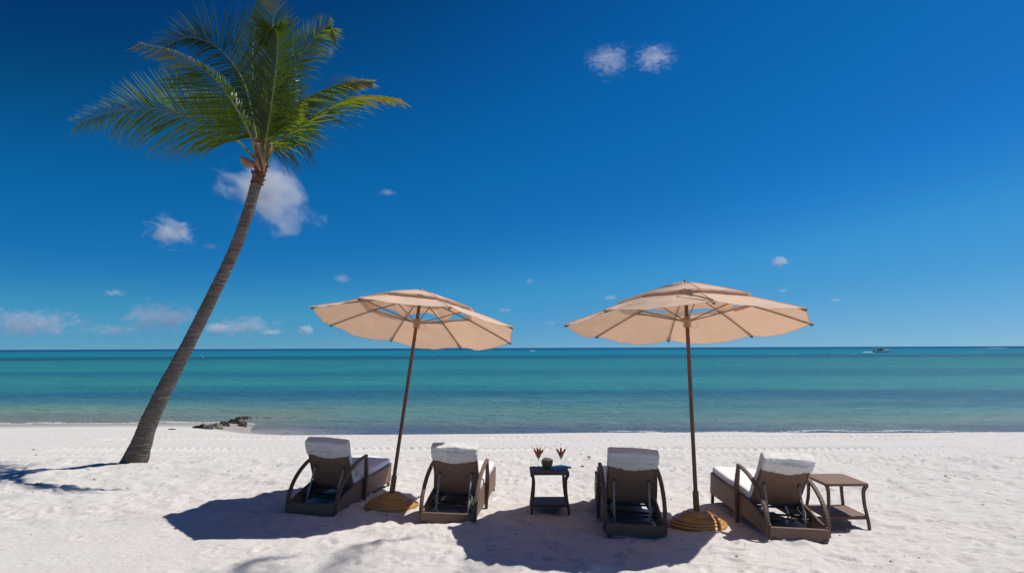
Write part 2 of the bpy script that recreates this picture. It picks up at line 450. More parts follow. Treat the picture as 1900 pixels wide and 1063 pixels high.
# sea sheet: real swell near the shore, flat to the horizon beyond
sxs = axis(-22, 22, .16, 1.08, -60000, 60000)
sys_ = [17.4]
while sys_[-1] < 60: sys_.append(sys_[-1] + .09*(sys_[-1]/20.)**1.3)
st = .6
while sys_[-1] < 90000: st *= 1.12; sys_.append(sys_[-1]+st)
sys_ = np.array(sys_)
SX, SY = np.meshgrid(sxs, sys_)
amp = np.clip((SY-19.5)/14, .12, 1)*(np.abs(SX) < 90)*np.clip((140-SY)/60, 0, 1)
SZ = SEAZ + amp*(.030*fbm(SX*.22, SY*.8, 3, 3) + .012*fbm(SX*1.3, SY*2.2, 2, 9))
# small breaking ripple running up to the wash
SZ += .05*np.exp(-((SY-(24.9+.25*np.sin(SX*.5)))/.22)**2)*(SX < -9.5)*(SX > -60) 
nx, ny = len(sxs), len(sys_)
me = bpy.data.meshes.new('sea'); idx = np.arange(nx*ny).reshape(ny, nx)
q = np.stack([idx[:-1,:-1], idx[:-1,1:], idx[1:,1:], idx[1:,:-1]], -1).reshape(-1); nf = (nx-1)*(ny-1)
me.vertices.add(nx*ny); me.vertices.foreach_set('co', np.stack([SX, SY, SZ], -1).ravel())
me.loops.add(nf*4); me.loops.foreach_set('vertex_index', q); me.polygons.add(nf)
me.polygons.foreach_set('loop_start', np.arange(nf)*4); me.polygons.foreach_set('loop_total', np.full(nf, 4))
me.polygons.foreach_set('use_smooth', np.ones(nf, bool)); me.update(); me.validate(); me.materials.append(SEA)
sea = bpy.data.objects.new('sea', me); COL.objects.link(sea); sea['kind'] = 'structure'

# foam lines
FOAM = simple('sea_foam', (.82,.84,.85), .7, .3, var=.05)
def foam_line(name, pts, wdt, label, seed, gap=.0):
    rnd = random.Random(seed); mb = MB(); path = spline([Vector((*p, 0)) for p in pts], int(len(pts)*40))
    for i, p in enumerate(path):
        if rnd.random() < gap: continue
        for _ in range(3):
            s = rnd.uniform(.3, 1)*wdt; c = p + Vector((rnd.gauss(0, .25), rnd.gauss(0, wdt*.5), 0))
            z = max(SEAZ, gz(c.x, c.y)) + .012
            n = 7; vs = [Vector((c.x, c.y, z+.02*s/wdt))]
            for k in range(n):
                a = 2*math.pi*k/n; vs.append(Vector((c.x+math.cos(a)*s*rnd.uniform(1.6, 3.4), c.y+math.sin(a)*s*.5*rnd.uniform(.7, 1.2), z-.004)))
            mb.add(vs, [(0, k+1, (k+1) % n+1) for k in range(n)])
    o = mb.build(name, FOAM); tag(o, label, 'foam', kind='stuff'); return o
# shoreline on the left: where ground height = sea level
def shore_y(x):
    i = min(max(np.searchsorted(xs, x), 1), NX-1); c_ = Z[:, i]
    j = np.where((ys > 17) & (c_ < SEAZ))[0]; return float(ys[j[0]]) if len(j) else 24
foam_line('wash_foam', [(x, shore_y(x)-.1+.25*math.sin(x*1.3)+.2*math.sin(x*3.1)) for x in np.arange(-26, -10.6, .9)], .035, 'thin white wash foam along the wet sand left of the palm', 1, .45)
foam_line('shore_foam', [(x, 22.9+.25*math.sin(x*2)+.2*math.sin(x*.7)) for x in np.arange(3.5, 16, .8)], .030, 'broken white foam at the water edge on the right of the beach', 2, .55)

# ------------------------------------------------------------------ rocks
def rockmat(name, c, wetr):
    m = M(name, c, wetr, .5); co = m.coord('Object'); nz = m.noise(co, 6, 6, .65)
    m.col(m.ramp(nz, [(.35, tuple(x*.5 for x in c)), (.55, c), (.72, tuple(min(1, x*1.9+.01) for x in c))])); m.bump(nz, .06, .9); return m.m
RK1 = rockmat('wet_black_rock', (.014, .013, .012), .4); RK2 = rockmat('dry_grey_rock', (.16, .14, .115), .85)
RK3 = rockmat('weedy_brown_rock', (.032, .022, .014), .5)
def rock(px, py, wpx, hpx, mat, label, seed, dep=.6):
    c = None                                       # find the ground point under the pixel on the slope
    z = 0
    for _ in range(8):
        c = G(px, py, z); z = max(gz(c.x, c.y), SEAZ-.05)
    s = c.y / FPX; hx, hz, hy = wpx*s/2, hpx*s, wpx*s/2*dep
    bm = __import__('bmesh').new(); __import__('bmesh').ops.create_icosphere(bm, subdivisions=4, radius=1)
    off = Vector((seed*7.3, seed*3.1, 0))
    for v in bm.verts:
        p = v.co.copy(); d = 1 + .38*mnoise.noise(p*1.3+off) + .20*mnoise.noise(p*3.1+off) + .08*mnoise.noise(p*7+off)
        cell = mnoise.cell(p*2.2+off)*.05
        p = p*(d+cell); v.co = Vector((p.x*hx, p.y*hy, max(p.z, -.5)*hz*.8))
    me = bpy.data.meshes.new('rock'); bm.to_mesh(me); bm.free(); me.materials.append(mat)
    me.polygons.foreach_set('use_smooth', [True]*len(me.polygons))
    o = bpy.data.objects.new('rock', me); COL.objects.link(o); o.location = c + Vector((0, hy*.6, -.02))
    tag(o, label, 'rock', 'rocks at the waterline behind the palm')
rock(317, 797, 17, 3.5, RK1, 'small flat dark rock lying alone on the sand just right of the palm trunk', 1, .5)
rock(372, 795, 38, 9, RK1, 'low black wedge rock at the left end of the rock cluster', 2)
rock(395, 794, 29, 10, RK2, 'grey dry rounded boulder in front of the black rocks', 3, .8)
rock(402, 789, 20, 6, RK1, 'flat black rock just behind the grey dry boulder', 10, .8)
rock(415, 790, 20, 10, RK1, 'small humped black rock right of the grey dry boulder', 4)
rock(433, 786, 26, 10, RK3, 'brown weedy boulder in the middle of the rock cluster', 5)
rock(446, 787, 20, 9, RK1, 'black rock leaning on the right of the brown weedy boulder', 6)
rock(445, 791, 20, 6, RK1, 'low black rock nearest the sea edge in front of the weedy boulder', 7)
rock(453, 780, 34, 9, RK3, 'long dark brown rock at the water edge, widest of the cluster', 8)
rock(477, 777, 10, 5, RK1, 'tiny black rock tip poking out of the water', 9)
rock(498, 777, 34, 4, RK1, 'half sunk dark rock in the water at the right end of the rocks', 11, .5)
rock(482, 778, 24, 3, RK1, 'flat dark rock awash beside the tiny rock tip', 12, .5)

# ------------------------------------------------------------------ loungers
def seat_curve(y):                 # top edge of the side panel above the ground
    t = y/1.93
    return float(np.interp(t, [0, .08, .2, .33, .5, .7, .88, 1], [.13, .155, .22, .275, .300, .305, .325, .345]))
def seat_low(y):
    t = y/1.93
    return float(np.interp(t, [0, .08, .2, .33, .5, .7, .88, 1], [.015, .02, .045, .06, .07, .075, .085, .095]))
def make_lounger(pos, head, label, seed, arms=1.0, hood_rot=0.0, flap=.20, clothes=False, strap=False, roll=2.0, rec=27):
    rnd = random.Random(seed)
    t = empty('sun_lounger', pos, label, 'sun lounger', 'wicker sun loungers facing the sea', -R(head)); t.rotation_euler = (0, R(roll), -R(head))
    W = .31; L = 1.93
    for s in (-1, 1):
        mb = MB(); n = 36
        for i in range(n+1):
            y = L*i/n
            for x in (s*W - .014, s*W + .014):
                mb.v += [(x, y, seat_low(y)), (x, y, seat_curve(y))]
        for i in range(n):
            a = i*4; b = a+4
            mb.f += [(a, b, b+1, a+1), (a+2, a+3, b+3, b+2), (a+1, b+1, b+3, a+3), (a, a+2, b+2, b)]
        mb.f += [(0, 1, 3, 2), (n*4, n*4+2, n*4+3, n*4+1)]
        mb.build('side_panel', WICK, t, smooth=False, uvbox=True)
        mb = MB(); pr = [(-.6,-1), (.6,-1), (1,-.6), (1,.6), (.6,1), (-.6,1), (-1,.6), (-1,-.6)]
        mb.tube([(s*W, L*i/30, seat_curve(L*i/30)+.008) for i in range(31)], .017, prof=pr)
        mb.build('top_rail', WFRAME, t, uvbox=True)
        # arm: wrapped bow from the head corner up to the post
        path = []
        for i in range(25):
            th = math.pi/2*i/24*.93
            path.append((s*(W+.022+.012*math.sin(th)), .02 + .99*(1-math.cos(th))**1.0, .035 + .595*math.sin(th)**.92 + .01))
        mb = MB(); mb.tube(path, 1, prof=[(-.013,-.022), (.013,-.022), (.017,-.015), (.017,.015), (.013,.022), (-.013,.022), (-.017,.015), (-.017,-.015)])
        mb.build('arm_rest', WFRAME, t, uvbox=True)
        top = Vector(path[-1])
        mb = MB(); pp = [(top.x, top.y-.012, top.z-.012), (top.x+s*.004, top.y+.006, .45), (top.x+s*.006, top.y+.012, .30), (top.x, top.y+.004, .12), (top.x-s*.002, top.y-.006, -.04)]
        pth = spline(pp, 18); rr = [lerp(.9, 1.25, math.sin(math.pi*min(1, i/15)))*1.0 for i in range(18)]
        mb.tube(pth, rr, prof=[(-.015,-.022), (.015,-.022), (.020,-.015), (.020,.015), (.015,.022), (-.015,.022), (-.020,.015), (-.020,-.015)], up=(0,1,0))
        mb.build('arm_post', WFRAME, t, uvbox=True)
        mb = MB(); mb.box((s*(W-.012), L-.03, .05), (.035, .04, .17)); mb.build('leg', WFRAME, t, bevel=.004, uvbox=True)
    mb = MB(); mb.box((0, .0, .075), (2*W+.03, .045, .125)); mb.build('head_rail', WICK, t, bevel=.008, uvbox=True)
    mb = MB(); mb.box((0, L-.01, (seat_curve(L)+seat_low(L))/2), (2*W, .03, seat_curve(L)-seat_low(L))); mb.build('foot_panel', WICK, t, bevel=.006, uvbox=True)
    for s in (-1, 1):
        mb = MB(); mb.box((s*(W-.03), -.005, .0), (.05, .05, .07)); mb.build('foot_pad', WFRAME, t, bevel=.004, uvbox=True)
    # seat deck
    mb = MB(); n = 20
    for i in range(n+1):
        y = lerp(.66, L-.02, i/n); z = seat_curve(y)-.012
        for x in (-W+.016, W-.016): mb.v += [(x, y, z), (x, y, z-.02)]
    for i in range(n):
        a = i*4; b = a+4; mb.f += [(a, a+2, b+2, b), (a+1, b+1, b+3, a+3)]
    mb.f += [(0, 1, 3, 2), (n*4, n*4+2, n*4+3, n*4+1)]
    mb.build('seat_deck', WICKD, t, smooth=False, uvbox=True)
    for (y, z) in ((.60, .225), (.47, .165), (1.2, .2)):
        mb = MB(); mb.tube([(-W+.015, y, z), (W-.015, y, z)], .013, 8); mb.build('cross_bar', BAR, t)
    for s in (-1, 1):
        mb = MB(); mb.tube([(s*(W-.07), .30, .13), (s*(W-.07), .62, .235)], .011, 8); mb.build('side_bar', BAR, t)
    # backrest frame of reference
    ang = R(rec); O = Vector((0, .64, .262)); U = Vector((0, -math.sin(ang), math.cos(ang))); N = Vector((0, math.cos(ang), math.sin(ang)))
    def B(x, u, n): return O + Vector((x, 0, 0)) + U*u + N*n
    BW, BL = .275, .63
    mb = MB(); mb.rbox((BW, BL/2, .014), .012, (10, 14, 2)); base = mb.v
    loc = [(p[0], p[1]+BL/2, p[2]) for p in base]
    mb.v = [tuple(B(p[0], p[1], p[2] - .02*math.cos((p[1]-.2)*2.2)*0)) for p in loc]
    ob = mb.build('backrest', WICK, t, uvbox=True)
    uvl = ob.data.uv_layers[0].data
    for lp in ob.data.loops: uvl[lp.index].uv = (loc[lp.vertex_index][0], loc[lp.vertex_index][1])
    for s in (-1, 1):
        mb = MB(); mb.tube([B(s*BW, -.01, 0), B(s*BW, BL, 0)], .017, 8); fr = mb.build('backrest_frame', WFRAME, t, uvbox=True)
    mb = MB(); mb.tube([B(-BW, -.012, -.002), B(BW, -.012, -.002)], .017, 8); mb.build('backrest_frame', WFRAME, t, uvbox=True)
    # struts
    for s in (-1, 1):
        a = B(s*.205, .30, -.024); b = Vector((s*.205, .30, .155))
        mb = MB(); mb.tube(spline([a, a.lerp(b, .35)+Vector((0, -.006, 0)), b], 8), [.0105]*3+[.012]*5, 8); st = mb.build('support_strut', TUBE, t)
        mb = MB(); mb.box(tuple(a), (.03, .02, .045)); mb.build('hinge_bracket', BAR, st, bevel=.003)
        mb = MB(); mb.tube(spline([a.lerp(b, .62), a.lerp(b, .62)+Vector((s*.025, .02, -.03)), a.lerp(b, .8)+Vector((s*.03, .02, -.01)), b], 8), .007, 6); mb.build('ratchet_plate', TUBE, st)
    u = [(-.205, .30, .17), (-.205, .29, .12), (-.185, .29, .08), (-.13, .30, .058), (0, .305, .053), (.13, .30, .058), (.185, .29, .08), (.205, .29, .12), (.205, .30, .17)]
    mb = MB(); mb.tube(spline(u, 40), .0115, 8); mb.build('tube_frame', TUBE, t)
    mb = MB(); mb.tube([(-W+.02, .33, .155), (W-.02, .33, .155)], .012, 8); mb.build('cross_bar', BAR, t)
    # cushions
    off = Vector((seed*3.7, 1.3, 0))
    def seatf(p):
        y = p.y + 1.295; z = seat_curve(min(max(y, .6), L)) + .052 + p.z
        z += .010*math.cos(p.x/.3*1.4)*(1 if p.z > 0 else 0)
        z += .008*mnoise.noise(Vector((p.x*5, y*4, 0))+off)*(1 if p.z > 0 else .3)
        return Vector((p.x + .006*mnoise.noise(Vector((p.z*20, y*6, 3))+off), y, z))
    mb = MB(); mb.rbox((W-.01, .66, .046), .026, (24, 46, 8), seatf); sc = mb.build('seat_cushion', CUSH, t, auto=False)
    def backf(p):
        u_ = p.y + .338; n_ = p.z + .060
        n_ += .010*mnoise.noise(Vector((p.x*5, u_*5, 9))+off)
        return B(p.x + .006*mnoise.noise(Vector((u_*7, p.z*9, 2))+off), u_, n_)
    mb = MB(); mb.rbox((.290, .325, .042), .024, (22, 30, 8), backf); bc = mb.build('back_cushion', CUSH, t, auto=False)
    # cover folded over the top of the backrest: boxed head with a flap down the back
    fl = flap
    def hoodf(p):
        u_ = p.y; v = (u_ + .104)/.208                          # 0 hem .. 1 top
        hem = max(0, 1-v*1.6)
        x = p.x*(1 - .02*hem)
        u_ = u_*(fl/.20) - .040*hem*math.cos(x/.30*math.pi/2)**2*1.2 + .018*hem
        n_ = p.z
        back = 1 if p.z < 0 else 0
        fold = mnoise.noise(Vector((x*6 + u_*8, u_*16 - x*3, 4))+off*1.9)
        f2 = mnoise.noise(Vector((x*16-u_*14, u_*20+x*9, 7))+off)
        if back:
            n_ -= .026*math.exp(-((v-.62)/.15)**2)*(1-abs(x/.31)**4) + .016*fold*min(1, v*2) + .015*f2
            n_ += .012*math.exp(-((v-.86)/.06)**2)
        top = max(0, (v-.85)/.15)
        u_ += top*(.010*math.cos(x/.3*1.5) + .008*mnoise.noise(Vector((x*5, n_*8, 1))+off))
        x += .010*fold*(1-hem)*(1 if abs(x) > .2 else 0)
        q = B(x, u_ + .585, n_ + .030)
        return Vector((q.x, q.y, q.z))
    mb = MB(); mb.rbox((.298, .104, .070), .022, (40, 26, 14), hoodf); mb.build('cushion_cover', HOODM, bc, auto=False)
    # welted seam along the top back edge of the cover
    mb = MB(); mb.tube([hoodf(Vector((lerp(-.285, .285, i/20), .092, -.066))) for i in range(21)], .005, 6); mb.build('piping', HOODM, bc)
    if clothes:
        def cf(p):
            d = p + Vector((.02*mnoise.noise(p*14+off), 0, .035*mnoise.noise(p*11+off))); return Vector((W-.05+d.x, .74+d.y, .46+d.z))
        mb = MB(); mb.rbox((.045, .07, .05), .04, (14, 14, 12), cf); c_ = mb.build('printed_pillow_edge', PRINT, t)
    if strap:
        mb = MB(); a = Vector((.10, .56, .245)); pts = [a, a+Vector((.0, -.07, -.06)), a+Vector((-.035, -.14, -.115)), a+Vector((-.08, -.2, -.15))]
        mb.tube(spline(pts, 12), 1, prof=[(-.002,-.012), (.002,-.012), (.002,.012), (-.002,.012)]); mb.build('hanging_strap', HOODM, t)
    return t
def lpos(pxl, pyl, pxr, pyr):
    a = G(pxl, pyl); b = G(pxr, pyr); c = (a+b)/2; return (c.x, c.y, gz(c.x, c.y)-.01)
make_lounger(lpos(531, 952, 619, 957), 11.5, roll=2.4, label='shaded lounger left of the left umbrella, cushion turned blue by shade', seed=11, clothes=True, flap=.21)
make_lounger(lpos(779, 969, 880, 970), 6.5, roll=1.0, label='lounger between the left umbrella base and the drinks table, puckered white cover', seed=12, flap=.20)
make_lounger(lpos(1122, 996, 1235, 998), 3.0, roll=2.8, label='fully shaded lounger between the drinks table and the right umbrella base', seed=13, flap=.20)
make_lounger(lpos(1425, 1006, 1541, 1009), -2.5, roll=3.6, label='sunlit lounger right of the right umbrella, beside the empty side table', seed=14, rec=33, strap=True, flap=.18)

# ------------------------------------------------------------------ umbrellas
def make_umbrella(base, topdir, RR, hr, zt, label, seed, phi=15, loose=False, lee=0.0):
    rnd = random.Random(seed)
    t = empty('beach_umbrella', base, label, 'umbrella', 'tan parasols between the loungers')
    a = Vector(topdir).normalized()
    prof = [(.0, .185), (.105, .185), (.118, .180), (.125, .168), (.150, .158), (.172, .155), (.182, .146), (.190, .134), (.255, .108),
            (.268, .104), (.280, .094), (.283, .084), (.300, .080), (.314, .072), (.318, .058), (.334, .054), (.348, .044), (.352, .028), (.356, .005), (.356, -.10)]
    def fn(v, an, i):
        if i >= 8:                                     # moulded carrying notches
            for ac in (R(-28), R(152)):
                d = math.atan2(math.sin(an-ac), math.cos(an-ac))
                k = math.exp(-(d/.10)**2)*.035; v = Vector((v.x*(1-k/.35), v.y*(1-k/.35), v.z))
        return v
    mb = MB(); mb.lathe(prof[::-1], 96, fn=fn); bs = mb.build('umbrella_base', BASEM, t)
    # two rows of worn raised lettering, no longer legible
    mb = MB()
    for row, (r0, z0, n) in enumerate(((.205, .131, 15), (.235, .119, 13))):
        for k in range(n):
            an = R(-90 - 30*(1-row*.1)) + R(60)*k/n*1.02 + R(12)
            c = Vector((r0*math.cos(an), r0*math.sin(an), z0))
            Mz = Matrix.Rotation(an+math.pi/2, 3, 'Z') @ Matrix.Rotation(R(22), 3, 'X')
            for _ in range(3):
                s = rnd.choice([(.003, .018, .004), (.011, .003, .004), (.003, .012, .004)])
                mb.box(c + Mz @ Vector((rnd.uniform(-.004, .004), rnd.uniform(-.007, .007), 0)), s, Mz @ Matrix.Rotation(rnd.uniform(-.6, .6), 3, 'Z'))
    mb.build('raised_lettering', BASEM, bs, smooth=False)
    mb = MB(); mb.tube([Vector((0,0,.17)), Vector((0,0,.185))+a*.0, Vector((0,0,.17))+a*.235], .036, 20); sl = mb.build('sleeve', SLEEVE, t)
    mb = MB(); mb.tube([Vector((.0,-.036,.30))+a*.02, Vector((0,-.06,.30))+a*.02], .008, 8); mb.build('set_screw', RIB, sl)
    ln = zt/a.z
    mb = MB(); mb.tube([Vector((0,0,.2)), a*(ln-.03)], .0245, 18); mb.build('pole', POLE, t)
    # tilted frame
    X_ = Vector((1,0,0)); X_ = (X_ - a*a.dot(X_)).normalized(); Y_ = a.cross(X_)
    C0 = a*(hr/a.z)
    def T(x, y, z): return C0 + X_*x + Y_*y + a*z
    H = (zt-hr)/a.z - .02
    def zc(r): return H*(1-(min(r, RR)/RR)**1.28)
    def pt(r, th, dz=0): return T(r*math.cos(th), r*math.sin(th), zc(r)+dz)
    mb = MB(); mb.lathe([(.012, -.02), (.05, -.02), (.055, .01), (.05, .035), (.02, .05), (.016, .07), (.0, .078)][::-1] if False else [(.03,-.06),(.05,-.05),(.055,-.01),(.045,.01),(.018,.02),(.018,.045),(.01,.06),(.001,.062)], 20,
                        c=T(0, 0, H+.072), M=Matrix((X_, Y_, a)).transposed()); mb.build('finial', HUBM, t)
    hub = MB(); hub.lathe([(.028,-.075), (.046,-.075), (.046,-.03), (.040,-.025), (.040, -.012), (.072,-.008), (.075, .018), (.048,.022), (.045, .05), (.028,.055)], 24,
                         c=T(0, 0, .035), M=Matrix((X_, Y_, a)).transposed()); hb = hub.build('runner_hub', HUBM, t)
    mb = MB(); k = T(.045, -.02, -.035)
    mb.tube(spline([k, k+Vector((.03, 0, -.02)), k+Vector((.075, 0, -.01)), k+Vector((.09, 0, .03)), k+Vector((.05, 0, .035))], 16), .0022, 5); mb.build('pull_ring', RIB, hb)
    for k in range(8):
        th = R(phi+45*k)
        sagtip = -.02
        path = [pt(lerp(.05, RR-.02, i/9), th, -.022) for i in range(10)]
        mb = MB(); mb.tube(path, .0095, 6); rb = mb.build('rib', RIB, t)
        mb = MB(); d = (path[-1]-path[-2]).normalized(); mb.tube([path[-1]-d*.02, path[-1]+d*.028], .014, 8); mb.build('rib_tip', CAPM, rb)
        j = pt(RR*.50, th, -.035); s0 = T(.07*math.cos(th), .07*math.sin(th), .045)
        mb = MB(); mb.tube([s0, j], .0078, 6); sr = mb.build('strut', RIB, t)
        mb = MB(); mb.box(tuple(j), (.03, .03, .03)); mb.build('strut_joint', HUBM, sr, bevel=.004)
        # pocket at the tip of the cloth
        mb = MB(); mb.tube([pt(RR-.085, th, -.012), pt(RR+.012, th, -.010)], 1, prof=[(-.012,-.022), (.008,-.030), (.012,0), (.008,.030), (-.012,.022)]); mb.build('tip_pocket', CANOPY, rb)
    # cloth
    def cloth(name, r0, r1, lift, sag, bulge, wave, off, ks, nth=22, nr=16, billow=0, lee=0, name_mat=CANOPY):
        for k in ks:
            mb = MB(); pos_ = {}
            for i in range(nr+1):
                r = lerp(r0, r1, i/nr)
                for j in range(nth+1):
                    f = j/nth*2-1; ph = f*R(22.5); th = R(phi+45*k+22.5)+ph
                    q = 1-f*f
                    rr = r*(math.cos(R(22.5))/math.cos(ph) + bulge*q*(i/nr)**2); far = .5+.5*math.sin(th)
                    e = (i/nr)
                    zz = lift(e) + lee*max(0, math.sin(th+.3))**.7*q*e - sag*(.35+.9*far)*q*e**1.5 + billow*q*e
                    zz += wave*q*mnoise.noise(Vector((f*2.3+k*3, e*3, seed+off)))*(.4+e)
                    zz += wave*.35*math.sqrt(q)*mnoise.noise(Vector((f*9+k*3, e*2.0, seed+off+5)))
                    p = T(rr*math.cos(th), rr*math.sin(th), zc(r)+zz)
                    if name == 'canopy_panel' and abs(f) > .999 and i == nr: pass
                    mb.v.append(tuple(p))
            w = nth+1
            mb.f = [(i*w+j, i*w+j+1, (i+1)*w+j+1, (i+1)*w+j) for i in range(nr) for j in range(nth)]
            o = mb.build(name, CANOPY, t, auto=False)
            # hem / seam strips
            if name != 'top_vent' or True:
                hb_ = MB(); hb_.tube([Vector(mb.v[nr*w+j]) for j in range(w)], .003, 5); hb_.build('hem', CANOPY, o)
            sm = MB(); sm.tube([Vector(mb.v[i*w])+a*.002 for i in range(nr+1)], .0042, 5); sm.build('seam', CANOPY, o)
    allk = range(8)
    cloth('canopy_panel', RR*.50, RR, lambda e: .0, .072, -.006, .016, 0, allk)
    cloth('middle_vent_panel', RR*.235, RR*.57, lambda e: .070-.030*e, .0, .0, .010, 20, allk, 18, 8, billow=.008, lee=lee)
    cloth('top_vent_panel', .02, RR*.33, lambda e: .092-.010*e-.036*e*e, .0, .0, .008, 40, allk, 14, 8, billow=.008)
    # gathered mesh flounce under the edge of the middle vent
    mb = MB(); n = 360
    for i in range(n):
        th = 2*math.pi*i/n; f = ((math.degrees(th)-phi) % 45)/22.5-1; ph = f*R(22.5); c_ = math.cos(R(22.5))/math.cos(ph)
        wv = .007*math.sin(i*.55)+.006*mnoise.noise(Vector((i*.12, 0, seed)))
        r_ = RR*.56*c_+wv; q = 1-f*f
        mb.v += [tuple(T(r_*math.cos(th), r_*math.sin(th), zc(RR*.57)+.031+.008*q)), tuple(T((r_-.01-wv)*math.cos(th), (r_-.01-wv)*math.sin(th), zc(RR*.55)-.002-.02*q))]
    vis = [i for i in range(n) if not (R(25) < 2*math.pi*i/n < R(155))]      # open on the windward side, where sky shows through
    mb.f = [(2*i, 2*((i+1) % n), 2*((i+1) % n)+1, 2*i+1) for i in vis]
    mb.build('vent_flounce', CANOPY, t, auto=False)
    if loose:
        th = R(phi+45*6); ps = [pt(RR*.56, th-.20, .045), pt(RR*.60, th-.25, .035), pt(RR*.68, th-.20, .014), pt(RR*.80, th-.09, .010), pt(RR*.93, th-.02, .008), pt(RR*.99, th, .010)]
        mb = MB(); mb.tube(spline(ps, 30), 1, prof=[(-.003,-.008), (.003,-.008), (.003,.008), (-.003,.008)]); mb.build('tie_strap', STRAP, t)
        ps = [pt(RR*.56, th-.20, .045), pt(RR*.60, th-.12, .035), pt(RR*.67, th-.10, .014), pt(RR*.72, th-.155, .012)]
        mb = MB(); mb.tube(spline(ps, 24), 1, prof=[(-.003,-.006), (.003,-.006), (.003,.006), (-.003,.006)]); mb.build('tie_strap', STRAP, t)
    return t
def umb(bx, by, tx, ty, D, RR, hr, zt, label, seed, phi, loose=False, lee=0.0):
    b = G(bx, by); top = P(tx, ty, D); d = top - b
    make_umbrella((b.x, b.y, gz(b.x, b.y)-.015), d, RR, hr, zt, label, seed, phi, loose, lee)
umb(727, 940, 776.5, 578, 9.80, 1.475, 2.42, 2.85, 'left parasol with a strongly tilted tan canopy and a shaded ochre base', 3, 24, lee=.11)
umb(1293, 973, 1274.5, 590, 8.64, 1.54, 2.41, 2.87, 'right parasol with a tan canopy, loose dark tie strap and a half sunlit ochre base', 6, -4, True, lee=.05)

# ------------------------------------------------------------------ side tables
def make_table(pos, w, d, h, label, tops=WICKD):
    t = empty('side_table', pos, label, 'side table', 'wicker side tables')
    mb = MB(); mb.rbox((w/2+.016, d/2+.016, .021), .018, (14, 14, 4), lambda p: p + Vector((0, 0, h-.021))); mb.build('table_top', tops, t, uvbox=True)
    for sx_ in (-1, 1):
        for sy_ in (-1, 1):
            x, y = sx_*(w/2-.005), sy_*(d/2-.005)
            p = [(x+sx_*.0, y, h-.03), (x-sx_*.018, y-sy_*.018, h-.075), (x-sx_*.027, y-sy_*.027, h-.13), (x-sx_*.021, y-sy_*.021, h*.5), (x+sx_*.002, y+sy_*.0, .1), (x+sx_*.01, y+sy_*.008, -.04)]
            mb = MB(); mb.tube(spline(p, 22), [.0155+.006*(1-i/21)**3 for i in range(22)], prof=[(-1,-.8), (-.8,-1), (.8,-1), (1,-.8), (1,.8), (.8,1), (-.8,1), (-1,.8)], up=(1,0,0)); mb.build('leg', WFRAME, t, uvbox=True)
    mb = MB(); mb.rbox((w/2-.02, d/2-.02, .016), .012, (4, 4, 2), lambda p: p + Vector((0, 0, .145))); mb.build('shelf', tops, t, uvbox=True)
    for s in (-1, 1):
        mb = MB(); mb.box((s*(w/2-.01), 0, .14), (.024, d-.05, .036)); mb.build('shelf_rail', WFRAME, t, bevel=.003, uvbox=True)
        mb = MB(); mb.box((0, s*(d/2-.01), .14), (w-.05, .024, .036)); mb.build('shelf_rail', WFRAME, t, bevel=.003, uvbox=True)
    return t
TH = .565
a = G(1021, 951); TA = Vector((a.x, a.y+.24, gz(a.x, a.y+.24)-.015))
make_table(TA, .475, .47, TH, 'small wicker table holding two fruit cocktails, a coconut and a blue folder')
a = G(1613, 983); TB = Vector((a.x-.235, a.y+.30, gz(a.x, a.y+.30)-.015))
make_table(TB, .47, .60, .535, 'empty wicker table on the far right beside the sunlit lounger', WICK)
ZT = TA.z + TH

# things on the drinks table
GLASS = bpy.data.materials.new('glass'); GLASS.use_nodes = True
gb = GLASS.node_tree.nodes['Principled BSDF']; gb.inputs['Transmission Weight'].default_value = .92; gb.inputs['Roughness'].default_value = .03; gb.inputs['IOR'].default_value = 1.3; gb.inputs['Base Color'].default_value = (.93, .97, 1, 1); 
BLACKB = simple('black_grape', (.020,.010,.030), .25, .5); BLUED = simple('blue_syrup', (.02,.16,.42), .3, .5)
def juicy(name, col, tr):
    m = M(name, col, .3, .4); co = m.coord('Object'); m.col(m.ramp(m.noise(co, 60, 3), [(.3, tuple(x*.8 for x in col)), (.7, tuple(min(1, x*1.2) for x in col))])); m.translucent(tr, .5); return m.m
ORANGE = juicy('orange_fruit', (.95,.34,.05), (1,.42,.06)); RED = juicy('red_fruit_flesh', (.75,.08,.07), (.9,.12,.1))
PICK = simple('bamboo_pick', (.36,.25,.15), .6); COCO = simple('green_coconut_husk', (.13,.15,.028), .5, .4, scale=14, var=.35, bump=.004, bscale=18)
FLESH = simple('white_coconut_flesh', (.85,.74,.64), .7, bump=.006, bscale=30)
BOOK = simple('blue_folder_cover', (.05,.42,.85), .35, .5, var=.05); PAGE = simple('olive_page_edge', (.16,.17,.09), .7)
def on_table(px, py): g = G(px, py, ZT); return Vector((g.x, g.y, ZT+.001))
